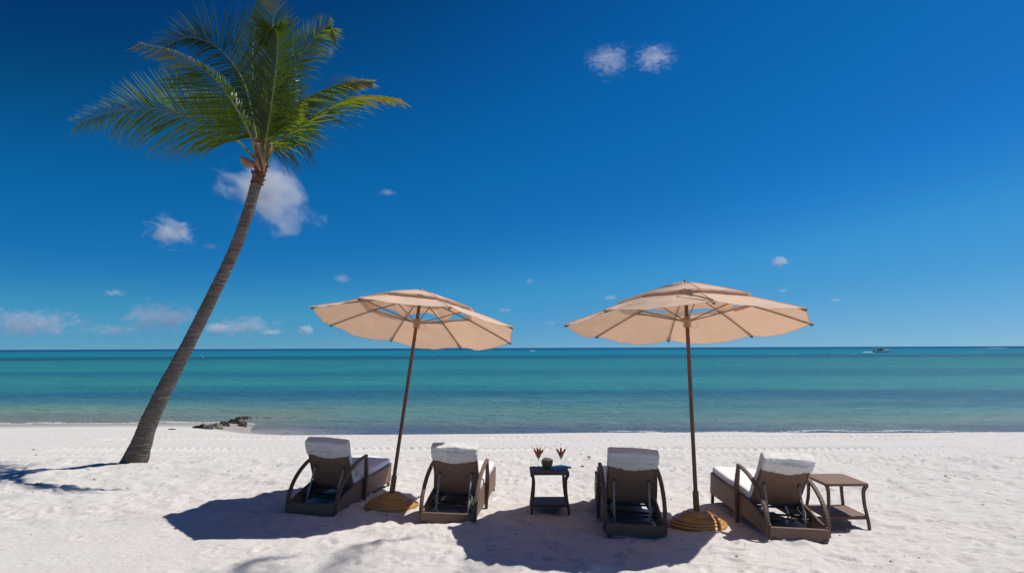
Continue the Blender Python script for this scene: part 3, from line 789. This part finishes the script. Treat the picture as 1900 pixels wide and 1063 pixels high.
def cocktail(px, py, label, seed, angs):
    rnd = random.Random(seed); t = empty('fruit_cocktail', on_table(px, py), label, 'cocktail', 'fruit cocktails on the drinks table')
    mb = MB(); mb.lathe([(.044, .0), (.045, .003), (.03, .006), (.008, .010), (.0045, .02), (.004, .085), (.008, .098), (.028, .135), (.043, .175), (.044, .178), (.0415, .175), (.026, .135), (.005, .103), (.001, .101)], 28)
    mb.build('glass', GLASS, t)
    mb = MB(); mb.lathe([(.001, .1035), (.0045, .105), (.0098, .115), (.0095, .1155), (.001, .1156)], 16); mb.build('blue_syrup', BLUED, t)
    mb = MB(); mb.lathe([(.001, .1170), (.0108, .1172), (.0245, .135), (.033, .155), (.031, .162), (.001, .163)], 20); mb.build('fruit_filling', ORANGE, t)
    for k, (az, tilt) in enumerate(angs):
        d = Vector((math.sin(tilt)*math.cos(az), math.sin(tilt)*math.sin(az), math.cos(tilt)))
        o = Vector((0, 0, .135))
        pts = [o, o+d*.06, o+d*.12, o+d*.155, o+d*.165+Vector((.008*(1 if d.x > 0 else -1), 0, .004)), o+d*.158+Vector((.014*(1 if d.x > 0 else -1), 0, -.004))]
        mb = MB(); mb.tube(spline(pts, 18), .0017, 5); pk = mb.build('fruit_pick', PICK, t)
        for q, (l, m_, r_) in enumerate(((.035, ORANGE, .017), (.058, ORANGE, .0165), (.080, RED if k % 2 or seed == 1 else ORANGE, .015), (.100, BLACKB if seed == 2 or k % 2 else RED, .013))):
            if l > .09 and k == 1 and seed == 2: m_ = BLACKB
            mb = MB(); c = o+d*l
            mb.lathe([(r_*math.sin(math.pi*i/8)+.0004, -r_*math.cos(math.pi*i/8)) for i in range(9)], 12, c=c); mb.build('fruit_piece', m_, pk)
cocktail(999, 866, 'left fruit cocktail in a stemmed glass, red berries on curled picks', 1, [(2.9, .55), (2.1, .22), (.2, .25), (-.2, .62)])
cocktail(1041, 865, 'right fruit cocktail with three fruit skewers topped by black grapes', 2, [(3.1, .55), (1.5, .08), (.05, .58)])
t = empty('coconut', on_table(1015, 869), 'green coconut with its top cut to the white flesh', 'coconut')
mb = MB(); mb.lathe([(.02, .0), (.044, .002), (.056, .03), (.067, .075), (.070, .105), (.066, .125), (.056, .128)], 14, fn=lambda v, a, i: Vector((v.x*1.12, v.y*1.12, v.z*.9))*(1+.02*math.cos(a*7)) + Vector((0, 0, .005*math.cos(a*3) if i > 4 else 0))); mb.build('husk', COCO, t, smooth=True)
mb = MB(); mb.lathe([(.060, .120), (.055, .134), (.040, .146), (.022, .155), (.014, .150), (.001, .146)], 14, fn=lambda v, a, i: Vector((v.x*1.1, v.y*1.1, v.z*.9)) + Vector((0, 0, .006*math.cos(a*2+1)))); mb.build('cut_flesh', FLESH, t)
bk = empty('blue_folder', on_table(1036.5, 868.6), 'bright blue folder lying across the front right of the drinks table', 'folder', rz=R(38))
mb = MB(); mb.box((0, 0, .009), (.27, .20, .012)); mb.build('pages', PAGE, bk, smooth=False, bevel=.002)
mb = MB(); mb.box((0, 0, .0175), (.285, .212, .003)); mb.build('cover', BOOK, bk, smooth=False, bevel=.001)
mb = MB(); mb.box((0, 0, .0012), (.285, .212, .0022)); mb.build('back_cover', BOOK, bk, smooth=False)
mb = MB(); mb.box((-.01, .01, .0196), (.075, .04, .0006)); mb.build('printed_picture', simple('pink_yellow_print', (.65,.30,.25), .5, var=.6, scale=45), bk, smooth=False)
pen = MB(); pen.tube([(-.14, -.03, .024), (.09, -.085, .024)], .0045, 8); pn = pen.build('pen', simple('dark_pen', (.05,.05,.06), .3)); pn.location = bk.location; pn.rotation_euler = (0, 0, R(38)); tag(pn, 'thin dark pen lying on the blue folder', 'pen')

# ------------------------------------------------------------------ palms
BARK = M('palm_bark', rough=.9, spec=.15); co = BARK.coord('Object')
nb = BARK.noise(BARK.coord('Object', (3, 3, 26)), 1.0, 6, .7, .4); nb2 = BARK.noise(co, 26, 5, .7)
c = BARK.ramp(nb, [(.30, (.035,.028,.024)), (.46, (.15,.125,.108)), (.68, (.38,.34,.30))])
c = BARK.mix(.5, c, BARK.ramp(nb2, [(.3, (.05,.04,.035)), (.7, (.22,.19,.17))])); c = BARK.mix(BARK.ramp(BARK.noise(co, 3.2, 4, .6), [(.42, (0,0,0)), (.66, (.55,.55,.55))]), c, (.13,.085,.058)); BARK.col(c)
BARK.bump(nb2, .015, .8, BARK.bump(nb, .03, .8)); BARK = BARK.m
BOOT = M('palm_fibre', rough=.9, spec=.1); co = BOOT.coord('Object', (1, 1, 1)); nb = BOOT.noise(co, 18, 6, .7, .5)
BOOT.col(BOOT.ramp(nb, [(.3, (.03,.016,.010)), (.5, (.14,.065,.032)), (.72, (.32,.17,.085))])); BOOT.bump(nb, .03, 1); BOOT = BOOT.m
SPATHE = simple('brown_spathe', (.26,.155,.10), .75, .2, var=.3, scale=7, bump=.01, bscale=26)
PETI = simple('green_petiole', (.17,.185,.045), .65, .25, var=.3, scale=5)
def leafmat(name, c, tr, trf):
    m = M(name, c, .36, .45); co = m.coord('Object'); nz = m.noise(co, 4.0, 3)
    cc = m.ramp(nz, [(.3, tuple(x*.7 for x in c)), (.55, c), (.8, tuple(min(1, x*1.35) for x in c))])
    m.col(cc); m.translucent(tr, trf); return m.m
LEAF = leafmat('palm_leaf', (.050, .078, .010), (.27, .36, .010), .42)
LEAFY = leafmat('yellowed_palm_leaf', (.16, .16, .025), (.42, .38, .03), .45)
LEAFD = leafmat('dark_palm_leaf', (.026, .050, .009), (.10, .165, .008), .33)  # darker, less translucent than the main leaf material
def frond(tree, pts, hint, lu, ld, mat, seed, n=95, gu=.10, gd=.35, fwd=.75, start=.16, tipmat=None, w=.028, rad=.026, wind=Vector((-.10, 0, 0)), spread=1.0):
    """pts: rachis points in tree space; hint: side direction; lu/ld leaflet length on +side/-side; gu/gd droop"""
    rnd = random.Random(seed)
    path = spline(pts, 60); L_ = len(path)-1
    mb = MB(); mb.tube(path, [rad*(1-.86*(i/L_)**.7) for i in range(L_+1)], 7); 
    lf = MB(); lt = MB(); H = Vector(hint)
    for side in (1, -1):
        Lm = lu if side > 0 else ld; gg = gu if side > 0 else gd
        for k in range(int(n*.85)):
            u = start + (1-start)*(k+rnd.uniform(-.35, .35))/(n*.85); u = min(max(u, start), .998)
            x = u*L_; i = min(int(x), L_-1); p = path[i].lerp(path[i+1], x-i); T = (path[i+1]-path[i]).normalized()
            Sd = (H - T*H.dot(T)).normalized()*side; Nn = T.cross(Sd)
            v = (u-start)/(1-start)
            ln = Lm*(.50+.50*math.sin(math.pi*min(1, v*1.15+.12)))*(1-.45*v**3)*rnd.uniform(.86, 1.06)
            if rnd.random() < .03: ln *= .55
            f = fwd + .75*v**1.5
            d = (Sd*spread + T*f + Nn*rnd.uniform(-.32, .32) + wind).normalized()
            g = gg*rnd.uniform(.4, 1.6)
            q = [p]; dd = d.copy(); m_ = 4
            for s in range(m_):
                q.append(q[-1] + dd*ln/m_); dd = (dd + Vector((0, 0, -g)) + wind*.5 + Vector((rnd.gauss(0, .03), rnd.gauss(0, .03), rnd.gauss(0, .03)))).normalized()
            ww = w*rnd.uniform(.8, 1.15)*(1-.3*v)
            wd = T*.7 + Nn*.4*side + Vector((0, -.15, .45)); o = []
            for s, pp in enumerate(q):
                a = (.55, 1, .85, .5, .06)[s]*ww/2; t_ = (q[min(s+1, m_)]-q[max(s-1, 0)]).normalized(); e = (wd - t_*wd.dot(t_)).normalized()*a
                o += [pp-e, pp+e]
            tgt = lt if (tipmat and v > .66) else lf
            tgt.add(o, [(2*s, 2*s+1, 2*s+3, 2*s+2) for s in range(m_)])
    fo = lf.build('frond', mat, tree, auto=False)
    mb.build('midrib', PETI, fo)
    if tipmat: lt.build('frond_tip', tipmat, fo, auto=False)
    return fo

def trunk(tree, pts, rads, base, nring, seed, boot=True):
    n = 420; path = spline(pts, n); seg = 28; vs = []
    R_ = np.interp(np.linspace(0, 1, n), np.linspace(0, 1, len(rads)), rads)
    ax = Vector((1, 0, 0))
    for i in range(n):
        T = (path[min(i+1, n-1)]-path[max(i-1, 0)]).normalized(); A = (ax - T*ax.dot(T)).normalized(); B = T.cross(A)
        for k in range(seg):
            th = 2*math.pi*k/seg
            ph = i/n*nring + .35*mnoise.noise(Vector((math.cos(th)*1.2, math.sin(th)*1.2, i*.02+seed))) 
            saw = (ph % 1.0); r = R_[i]*(1 + .085*(1-saw) - .02 + .08*mnoise.noise(Vector((math.cos(th)*2, math.sin(th)*2, i*.05+seed))) + .03*mnoise.noise(Vector((math.cos(th)*6, math.sin(th)*6, i*.22+seed))))
            vs.append(path[i] + A*math.cos(th)*r + B*math.sin(th)*r)
    mb = MB(); mb.add(vs, [(i*seg+k, i*seg+(k+1) % seg, (i+1)*seg+(k+1) % seg, (i+1)*seg+k) for i in range(n-1) for k in range(seg)] + [tuple((n-1)*seg+k for k in range(seg))])
    return mb.build('trunk', BARK, tree, auto=False)

PD = G(248, 857).y
pb = G(248, 858); tree = empty('palm_tree', (pb.x, pb.y, 0), 'coconut palm leaning right on the left side of the beach', 'palm tree')
def TP(px, py, dD=0.0): return P(px, py, PD+dD) - tree.location
cl = [(246, 866, 0), (262, 824, 0), (283, 768, .0), (322, 690, .05), (358, 622, .1), (396, 546, .15), (430, 475, .2), (456, 408, .2), (473, 350, .2), (482, 316, .2)]
ppm = FPX/PD
trunk(tree, [TP(*c_) for c_ in cl], [w_/2/ppm for w_ in (47, 36, 31, 27.5, 24.5, 23, 22, 21, 20.5, 20, 20, 20)], 0, 92, 1)
# fibrous boot under the crown, made of overlapping leaf bases
crown = TP(484, 300, .2)
rnd = random.Random(5)
mb = MB(); pth = spline([TP(476, 342, .2), TP(482, 322, .2), TP(485, 304, .2), TP(487, 286, .2)], 40)
mb.tube(pth, [.105+.018*math.sin(i*1.1)+.012*math.sin(i*2.7)+ .02*(i/40) for i in range(40)], 22)
vs = [Vector(v) for v in mb.v]
mb.v = [tuple(v + Vector((1, 1, 0))*.025*mnoise.noise(v*16)) for v in vs]
mb.build('crown_boot', BOOT, tree, auto=False)
for k in range(16):
    a_ = k*2.4; z_ = k/16; c_ = pth[int(z_*36)]
    d = Vector((math.cos(a_), math.sin(a_), .5)); q = spline([c_+d*.06, c_+d*.115+Vector((0,0,.02)), c_+d*.14+Vector((0,0,.07))], 7)
    mb = MB(); mb.tube(q, [.04, .04, .038, .033, .027, .018, .008], 8); mb.build('leaf_base', BOOT, tree)
def spathe(p0, p1, r, bend):
    p0 = Vector(p0); p1 = Vector(p1); mid = p0.lerp(p1, .5)+Vector(bend)
    q = spline([p0, mid, p1], 18); mb = MB(); mb.tube(q, [r*max(.06, math.sin(math.pi*min(1, (i/17)*.9+.06))**.75) for i in range(18)], 12, prof=[(math.cos(2*math.pi*k/12)*1.0, math.sin(2*math.pi*k/12)*.62) for k in range(12)]); mb.build('spathe', SPATHE, tree)
spathe(TP(475, 304, -.1), TP(445, 291, -.25), .085, (0, 0, -.06))
spathe(TP(488, 302, -.15), TP(472, 256, -.1), .10, (.05, -.03, 0))
spathe(TP(495, 296, .1), TP(500, 258, .15), .075, (.03, 0, 0))
spathe(TP(484, 318, -.12), TP(477, 283, -.16), .07, (-.02, -.03, 0))
spathe(TP(490, 320, .0), TP(486, 276, -.2), .075, (.02, -.05, 0))
def FR(px, hint, lu, ld, mat, seed, **k):
    frond(tree, [TP(*q) for q in px], hint, lu, ld, mat, seed, **k)
# back ones first; each entry: (pixel x, pixel y, metres behind the trunk plane)
FR([(488,296,.25), (495,215,.5), (500,120,.9), (508,20,1.1), (512,-60,1.1)], (1,.1,0), 1.05, 1.05, LEAF, 21, gd=.10, fwd=1.1, n=105, tipmat=LEAFY)
FR([(484,296,.3), (478,215,.6), (468,130,1.1), (474,50,1.6), (500,-30,1.8)], (1,0,.1), .9, 1.0, LEAF, 22, gd=.10, fwd=1.0, n=110)
FR([(482,298,.2), (470,225,.3), (454,158,.5), (426,111,.7), (395,82,.8), (350,70,.7), (306,86,.6)], (.35,.15,1), 1.50, .80, LEAFD, 23, gu=.0, gd=.22, fwd=.55, n=125, wind=Vector((-.06,0,0)))
FR([(490,296,.3), (512,220,.5), (534,150,.8), (566,92,1.0), (596,58,1.1), (612,50,1.0), (618,76,.9)], (-.45,-.2,1), .62, .72, LEAF, 24, gd=.22, gu=.05, fwd=1.1, n=110, wind=Vector((.05,0,0)))
FR([(492,298,.3), (520,235,.5), (552,192,.7), (604,166,.9), (648,155,1.0), (690,154,1.0)], (.1,.2,1), .60, .85, LEAF, 25, gd=.14, gu=.0, fwd=1.2, n=105, tipmat=LEAFY, wind=Vector((.10,0,0)))
FR([(484,298,.3), (460,240,.8), (430,200,1.5), (390,180,2.0), (345,182,2.4)], (.3,.3,1), .9, .9, LEAFD, 27, gd=.3, gu=.05, fwd=.6, n=56, start=.3)
FR([(490,298,.4), (520,262,.9), (560,236,1.5), (590,215,2.0)], (.1,.3,1), .85, 1.0, LEAFD, 28, gd=.3, gu=.05, fwd=.6, n=70, wind=Vector((.05,0,0)))
FR([(486,298,.4), (476,230,.9), (455,170,1.6), (440,120,2.2)], (1,.1,.3), 1.0, 1.1, LEAFD, 36, gd=.12, gu=.1, fwd=.8, n=85)
FR([(488,298,.4), (505,230,.9), (525,170,1.6), (540,125,2.2)], (1,.1,-.3), .85, .95, LEAFD, 37, gd=.12, gu=.1, fwd=.9, n=85)
# front ones
FR([(470,294,.1), (446,266,-.1), (412,243,-.25), (345,213,-.4), (276,201,-.5), (206,208,-.55), (140,230,-.6)], (.12,.1,1), 1.10, 1.30, LEAF, 29, gu=-.03, gd=.24, fwd=.70, n=130, start=.2)
FR([(476,300,-.1), (468,262,-.3), (458,238,-.5), (434,195,-.7), (402,150,-.8), (368,122,-.8), (322,97,-.75), (256,80,-.7)], (.45,.1,1), .30, 1.30, LEAF, 30, gu=.20, gd=.04, fwd=.30, tipmat=LEAFY, n=130, start=.18, wind=Vector((-.30,0,.05)))
FR([(490,300,-.1), (495,255,-.3), (502,208,-.5), (512,130,-.9), (515,68,-1.3), (505,52,-1.6), (488,82,-1.8)], (1,-.1,.05), .92, .92, LEAFD, 31, gu=.08, gd=.08, fwd=.95, n=140, start=.16, wind=Vector((0,0,0)))
FR([(493,304,0), (505,282,-.15), (520,265,-.3), (552,240,-.5), (604,206,-.7), (644,186,-.8), (690,179,-.8), (742,185,-.75)], (.1,.55,.75), .32, 1.25, LEAF, 32, gu=.25, gd=.10, fwd=1.0, tipmat=LEAFY, n=130, start=.16, wind=Vector((.10,0,0)))
FR([(490,296,.2), (503,250,.1), (530,215,0), (560,190,-.1)], (-.3,.2,1), .65, .75, LEAF, 34, gd=.15, gu=.05, fwd=.8, n=65, wind=Vector((.05,0,0)))
FR([(486,296,.2), (487,240,.15), (490,190,.1), (494,130,.05)], (1,.3,.0), .30, .30, LEAFY, 35, gd=.02, gu=.02, fwd=2.2, n=50)

# the second palm: stands out of view to the right, its crown throws the soft frond shadow in the foreground
t2 = empty('palm_tree', (9.3, 0.6, 0), 'tall palm out of view whose fronds throw the soft shadow along the bottom edge', 'palm tree')
tree2_top = Vector((6.95, 8.3, 13.0)) - t2.location
trunk(t2, [Vector((0,0,-.2)), Vector((-.1,.6,2.6)), Vector((-.6,2.2,6.6)), Vector((-1.7,4.6,10.3)), tree2_top], [.27, .2, .17, .15, .14, .13], 0, 150, 4)
for k in range(13):
    az = k*2.399; el = (.9, .45, .1)[k % 3]; Lf = 2.5
    if 10 < math.degrees(az) % 360 < 62: continue
    dh = Vector((math.cos(az), math.sin(az), 0)); p0 = tree2_top
    pts = [p0, p0+dh*.6*math.cos(el)+Vector((0,0,.6*math.sin(el)+.2)), p0+dh*1.5+Vector((0,0,1.1*math.sin(el)+.1)), p0+dh*2.4+Vector((0,0,.9*math.sin(el)-.3)), p0+dh*Lf+Vector((0,0,.4*math.sin(el)-.9))]
    frond(t2, pts, Vector((-dh.y, dh.x, 0)), .85, .85, LEAF, 60+k, n=70, gu=.2, gd=.2)

# ------------------------------------------------------------------ boat
bp = G(1636, 653.5, SEAZ)
HULL = simple('cream_hull', (.62,.55,.45), .4, .5, var=.05); HULLD = simple('dark_gear', (.03,.035,.05), .5); WHITE = simple('white_gelcoat', (.8,.8,.8), .35)
boat = empty('motor_boat', (bp.x, bp.y, SEAZ), 'small open motor boat heading right near the horizon', 'boat')
boat.scale = (1, 1, 1)
mb = MB(); n = 20
for i in range(n+1):
    u = i/n; x = -3.6+7.4*u; hw = 1.15*(1-max(0, (u-.45)/.55)**2.2)+.02; top = .62+.55*u**2; bot = -.25+.45*max(0, (u-.7)/.3)**2
    mb.v += [(x, -hw, top), (x, -hw*.8, bot+.25), (x, 0, bot), (x, hw*.8, bot+.25), (x, hw, top)]
for i in range(n):
    for k in range(4): mb.f.append((i*5+k, i*5+k+1, (i+1)*5+k+1, (i+1)*5+k))
    mb.f.append((i*5, (i+1)*5, (i+1)*5+4, i*5+4))
mb.f.append((0, 4, 3, 2, 1)); mb.build('hull', HULL, boat)
mb = MB(); mb.tube([(-3.5+7.3*i/12, -1.17*(1-max(0, (i/12-.45)/.55)**2.2)-.02, .64+.55*(i/12)**2) for i in range(13)], .05, 6); mb.build('gunwale', WHITE, boat)
mb = MB(); mb.box((-.3, 0, 1.15), (1.5, 1.1, 1.2)); mb.build('console', HULLD, boat, bevel=.08)
mb = MB(); mb.box((-.2, 0, 2.15), (1.9, 1.5, .1)); mb.build('canopy_top', WHITE, boat, bevel=.03)
for sx_ in (-.9, .5):
    for sy_ in (-.6, .6):
        mb = MB(); mb.tube([(sx_-.2, sy_, .8), (sx_, sy_, 2.12)], .035, 6); mb.build('canopy_post', TUBE, boat)
mb = MB(); mb.tube([(-.8, .2, 2.2), (-1.1, .2, 3.0)], .05, 6); mb.build('antenna', WHITE, boat)
mb = MB(); mb.rbox((.35, .3, .45), .12, (4, 4, 4), lambda p: p+Vector((-3.95, 0, .55))); mb.build('outboard_motor', HULLD, boat)
mb = MB(); mb.tube([(1.9, -.55, 1.0), (2.0, -.5, 1.45), (3.0, -.25, 1.6), (3.4, 0, 1.2)], .04, 6); mb.build('bow_rail', WHITE, boat)
for (x_, z_) in ((-2.3, 1.1), (-1.6, 1.15)):
    mb = MB(); mb.rbox((.28, .3, .35), .12, (4, 4, 4), lambda p: p+Vector((x_, 0, z_-.25))); mb.build('seat', HULLD, boat)
def water_foam(px, py, wpx, dep, label, seed):
    c = G(px, py, SEAZ); s = c.y/FPX; mb = MB(); r_ = random.Random(seed)
    for i in range(60):
        x = r_.uniform(-.5, .5)*wpx*s; y = r_.gauss(0, dep*.3); a_ = r_.uniform(.2, .5)*dep*.4
        vs = [(x, y, .16)] + [(x+math.cos(q*1.05)*a_*2.2, y+math.sin(q*1.05)*a_, -.03) for q in range(6)]
        mb.add(vs, [(0, q+1, (q+1) % 6+1) for q in range(6)])
    o = mb.build('sea_foam', FOAM); o.location = c; tag(o, label, 'foam', kind='stuff')
water_foam(1613, 653.3, 18, 3.0, 'white wake streak behind the motor boat', 1)
water_foam(988, 650.8, 8, 4, 'small whitecap near the horizon between the umbrellas', 2)
water_foam(1850, 645.5, 30, 12, 'thin broken whitecaps near the horizon at the far right', 3)
def flecks():  # small white meshes added to imitate sun sparkle on the water
    r_ = random.Random(31); mb = MB()
    for i in range(620):
        y = 22*math.exp(r_.random()**1.1*2.6); u = r_.uniform(-.15, .78); 
        if r_.random() > .25+max(0, u)*1.1: continue
        x = u*y; s_ = r_.uniform(.15, .6)*y*.00048
        z = SEAZ+.03 if y > 90 else SEAZ+.045
        mb.add([(x, y, z+s_)] + [(x+math.cos(q*1.257)*s_*r_.uniform(.8, 2.4), y+math.sin(q*1.257)*s_*2, z-s_*.3) for q in range(5)], [(0, q+1, (q+1) % 5+1) for q in range(5)])
    o = mb.build('glint_flecks', FOAM); tag(o, 'tiny scattered white flecks standing in for sun glints on the rippled sea, mostly on the right', 'foam', kind='stuff')
flecks()
b_ = G(376, 664, SEAZ); mb = MB(); mb.lathe([(.02,-.2), (.25,-.1), (.3,.15), (.15,.4), (.02,.45)], 16); bo = mb.build('marker_buoy', simple('orange_buoy', (.7,.16,.04), .5)); bo.location = b_; tag(bo, 'tiny orange buoy floating right of the palm trunk', 'buoy')

# ------------------------------------------------------------------ bits of shell and weed on the sand
def litter():
    r_ = random.Random(9); mb = MB()
    for i in range(520):
        y = 6 + 11*r_.random()**1.2; x = r_.uniform(-.72, .72)*y
        if x < -2.5 and y < 9 and r_.random() < .85: continue
        z = gz(x, y); s = r_.choice([.006, .008, .010, .014, .02])*(.6+y*.05); a_ = r_.uniform(0, 6.28)
        M_ = Matrix.Rotation(a_, 3, 'Z')
        vs = [Vector((x, y, z+s*.35))] + [Vector((x, y, z-.004)) + M_ @ Vector((math.cos(q*1.257)*s*r_.uniform(.8, 2.0), math.sin(q*1.257)*s*.7, 0)) for q in range(5)]
        mb.add(vs, [(0, q+1, (q+1) % 5+1) for q in range(5)])
    o = mb.build('beach_litter', simple('dry_weed_bits', (.13,.085,.06), .9, var=.6, scale=9), smooth=False); tag(o, 'scattered brown specks of dry weed and shell on the sand', 'beach litter', kind='stuff')
litter()
for (px, py, s_, lb) in ((1093, 850, .035, 'small brown curled dry leaf on the sand behind the table, upper one'), (1081, 868, .03, 'small round tan shell on the sand right of the drinks table'), (71, 902, .04, 'dry red brown leaf lying at the edge of the palm shadow')):
    g = G(px, py); mb = MB(); mb.rbox((s_, s_*.6, s_*.3), s_*.25, (5, 5, 3), lambda p: p+Vector((0, 0, s_*.25+p.x*p.x*6))); o = mb.build('dry_leaf', simple('dry_leaf_brown', (.22,.12,.07), .8)); o.location = (g.x, g.y, gz(g.x, g.y)); tag(o, lb, 'dry leaf')

# ------------------------------------------------------------------ clouds (volumes a few kilometres off)
def cloudmat(name, dens, nscale, thr, soft, seed, wisp=0, ax=1.0, tone=(.97, .97, .98), fall=.55):
    m = bpy.data.materials.new(name); m.use_nodes = True; nt = m.node_tree; nt.nodes.clear()
    out = nt.nodes.new('ShaderNodeOutputMaterial'); pv = nt.nodes.new('ShaderNodeVolumePrincipled')
    tc = nt.nodes.new('ShaderNodeTexCoord'); mp = nt.nodes.new('ShaderNodeMapping'); mp.inputs['Location'].default_value = (seed*3.1, seed*1.7, seed*.9); mp.inputs['Scale'].default_value = (ax, 1, 1)
    nt.links.new(tc.outputs['Object'], mp.inputs[0])
    nz = nt.nodes.new('ShaderNodeTexNoise'); nz.inputs['Scale'].default_value = nscale; nz.inputs['Detail'].default_value = 8; nz.inputs['Roughness'].default_value = .6; nz.inputs['Distortion'].default_value = wisp
    nt.links.new(mp.outputs[0], nz.inputs['Vector'])
    ln = nt.nodes.new('ShaderNodeVectorMath'); ln.operation = 'LENGTH'; nt.links.new(tc.outputs['Object'], ln.inputs[0])
    a = nt.nodes.new('ShaderNodeMath'); a.operation = 'MULTIPLY_ADD'; nt.links.new(ln.outputs['Value'], a.inputs[0]); a.inputs[1].default_value = -fall
    nt.links.new(nz.outputs[0], a.inputs[2])
    mr = nt.nodes.new('ShaderNodeMapRange'); nt.links.new(a.outputs[0], mr.inputs[0])
    mr.inputs[1].default_value = thr; mr.inputs[2].default_value = thr+soft; mr.inputs[3].default_value = 0; mr.inputs[4].default_value = dens
    nt.links.new(mr.outputs[0], pv.inputs['Density']); pv.inputs['Color'].default_value = (*tone, 1); pv.inputs['Anisotropy'].default_value = .1
    nt.links.new(pv.outputs[0], out.inputs['Volume']); return m
CD = 5000.0
def cloud(px, py, wpx, hpx, label, seed, dens=.012, nscale=1.6, thr=.10, soft=.30, wisp=.3, dep=.7, rot=0, tone=(.97, .97, .98), fall=.55):
    c = P(px, py, CD); s = CD/FPX
    bm = __import__('bmesh').new(); __import__('bmesh').ops.create_icosphere(bm, subdivisions=3, radius=1.0)
    me = bpy.data.meshes.new('cloud'); bm.to_mesh(me); bm.free()
    me.materials.append(cloudmat('cloud_%d' % seed, dens, nscale, thr, soft, seed, wisp, min(4.5, max(1.0, wpx/hpx*.7)), tone, fall))
    o = bpy.data.objects.new('cloud', me); COL.objects.link(o); o.location = c; o.scale = (wpx*s/2*1.15, wpx*s/2*dep, hpx*s/2*1.2); o.rotation_euler = (0, R(rot), 0)
    tag(o, label, 'cloud')
cloud(496, 366, 215, 128, 'large white cloud behind the upper palm trunk', 1, .012, 1.7, .20, .30, .5, rot=28, fall=.46)
cloud(318, 432, 112, 72, 'soft white cloud left of the palm trunk, below the large one', 2, .014, 1.8, .22, .30, .5, rot=16, fall=.46)
cloud(391, 457, 38, 14, 'faint small cloud puff right beside the soft white cloud', 3, .008, 1.5, .12, .3)
cloud(1127, 113, 112, 84, 'wispy white cloud high up, left one of the high pair', 4, .009, 2.6, .28, .26, 1.8, fall=.42)
cloud(1214, 108, 120, 68, 'wispy white cloud high up, right one of the high pair', 5, .008, 2.6, .28, .26, 1.8, rot=-8, fall=.42)
cloud(719, 357, 44, 16, 'thin cloud wisp above and left of the left umbrella', 6, .008, 2, .14, .35, 1.)
cloud(635, 517, 44, 20, 'small pale cloud just above the left tip of the left umbrella', 7, .008, 1.6, .12, .3)
cloud(1447, 486, 40, 22, 'small bright cloud above the right umbrella canopy', 8, .02, 1.6, .10, .25)
cloud(1133, 552, 34, 11, 'tiny cloud left of the right umbrella top', 9, .014, 1.6, .10, .3)
cloud(982, 522, 20, 16, 'tiny round cloud midway between the two umbrella tops', 10, .012, 1.6, .12, .3)
cloud(937, 575, 34, 11, 'tiny flat cloud over the right end of the left canopy', 11, .010, 1.6, .12, .3)
cloud(1551, 557, 28, 8, 'tiny flat cloud above the right end of the right canopy', 12, .014, 1.6, .10, .3)
cloud(1452, 539, 24, 9, 'tiny cloud just above the right canopy slope', 13, .014, 1.6, .10, .3)
cloud(212, 543, 60, 20, 'grey faint cloud low at the left above the cloud bank', 14, .008, 1.8, .16, .35)
cloud(614, 96, 22, 30, 'faint wisp beside the upper right palm frond', 15, .006, 1.8, .14, .35, 1)
cloud(1020, 599, 30, 8, 'tiny low cloud between the two umbrella canopies', 16, .010, 1.6, .12, .3)
cloud(568, 612, 36, 22, 'small bright cloud on the horizon left of the left umbrella', 17, .022, 1.8, .10, .22)
cloud(300, 588, 190, 70, 'long low cloud bank left of the palm trunk above the horizon', 18, .007, 2.8, .29, .18, .6, tone=(.74,.80,.92), fall=.40)
cloud(60, 600, 300, 70, 'low grey cloud bank on the horizon at the left edge', 19, .007, 3.0, .29, .18, .6, dep=.4, tone=(.78,.83,.92), fall=.40)
cloud(215, 612, 170, 30, 'flat cloud strip just over the horizon, between the two cloud banks', 20, .007, 2.8, .29, .18, .6, dep=.4, tone=(.78,.83,.92), fall=.40)
cloud(405, 609, 60, 22, 'small white cloud low over the sea right of the palm trunk', 21, .018, 1.8, .10, .22)
cloud(455, 604, 170, 52, 'faint grey cloud low over the sea, right of the palm trunk', 22, .006, 2.8, .29, .18, .6, tone=(.80,.84,.92), fall=.40)
cloud(505, 616, 60, 14, 'tiny white cloud row on the horizon left of the left canopy tip', 23, .014, 2.0, .15, .28)
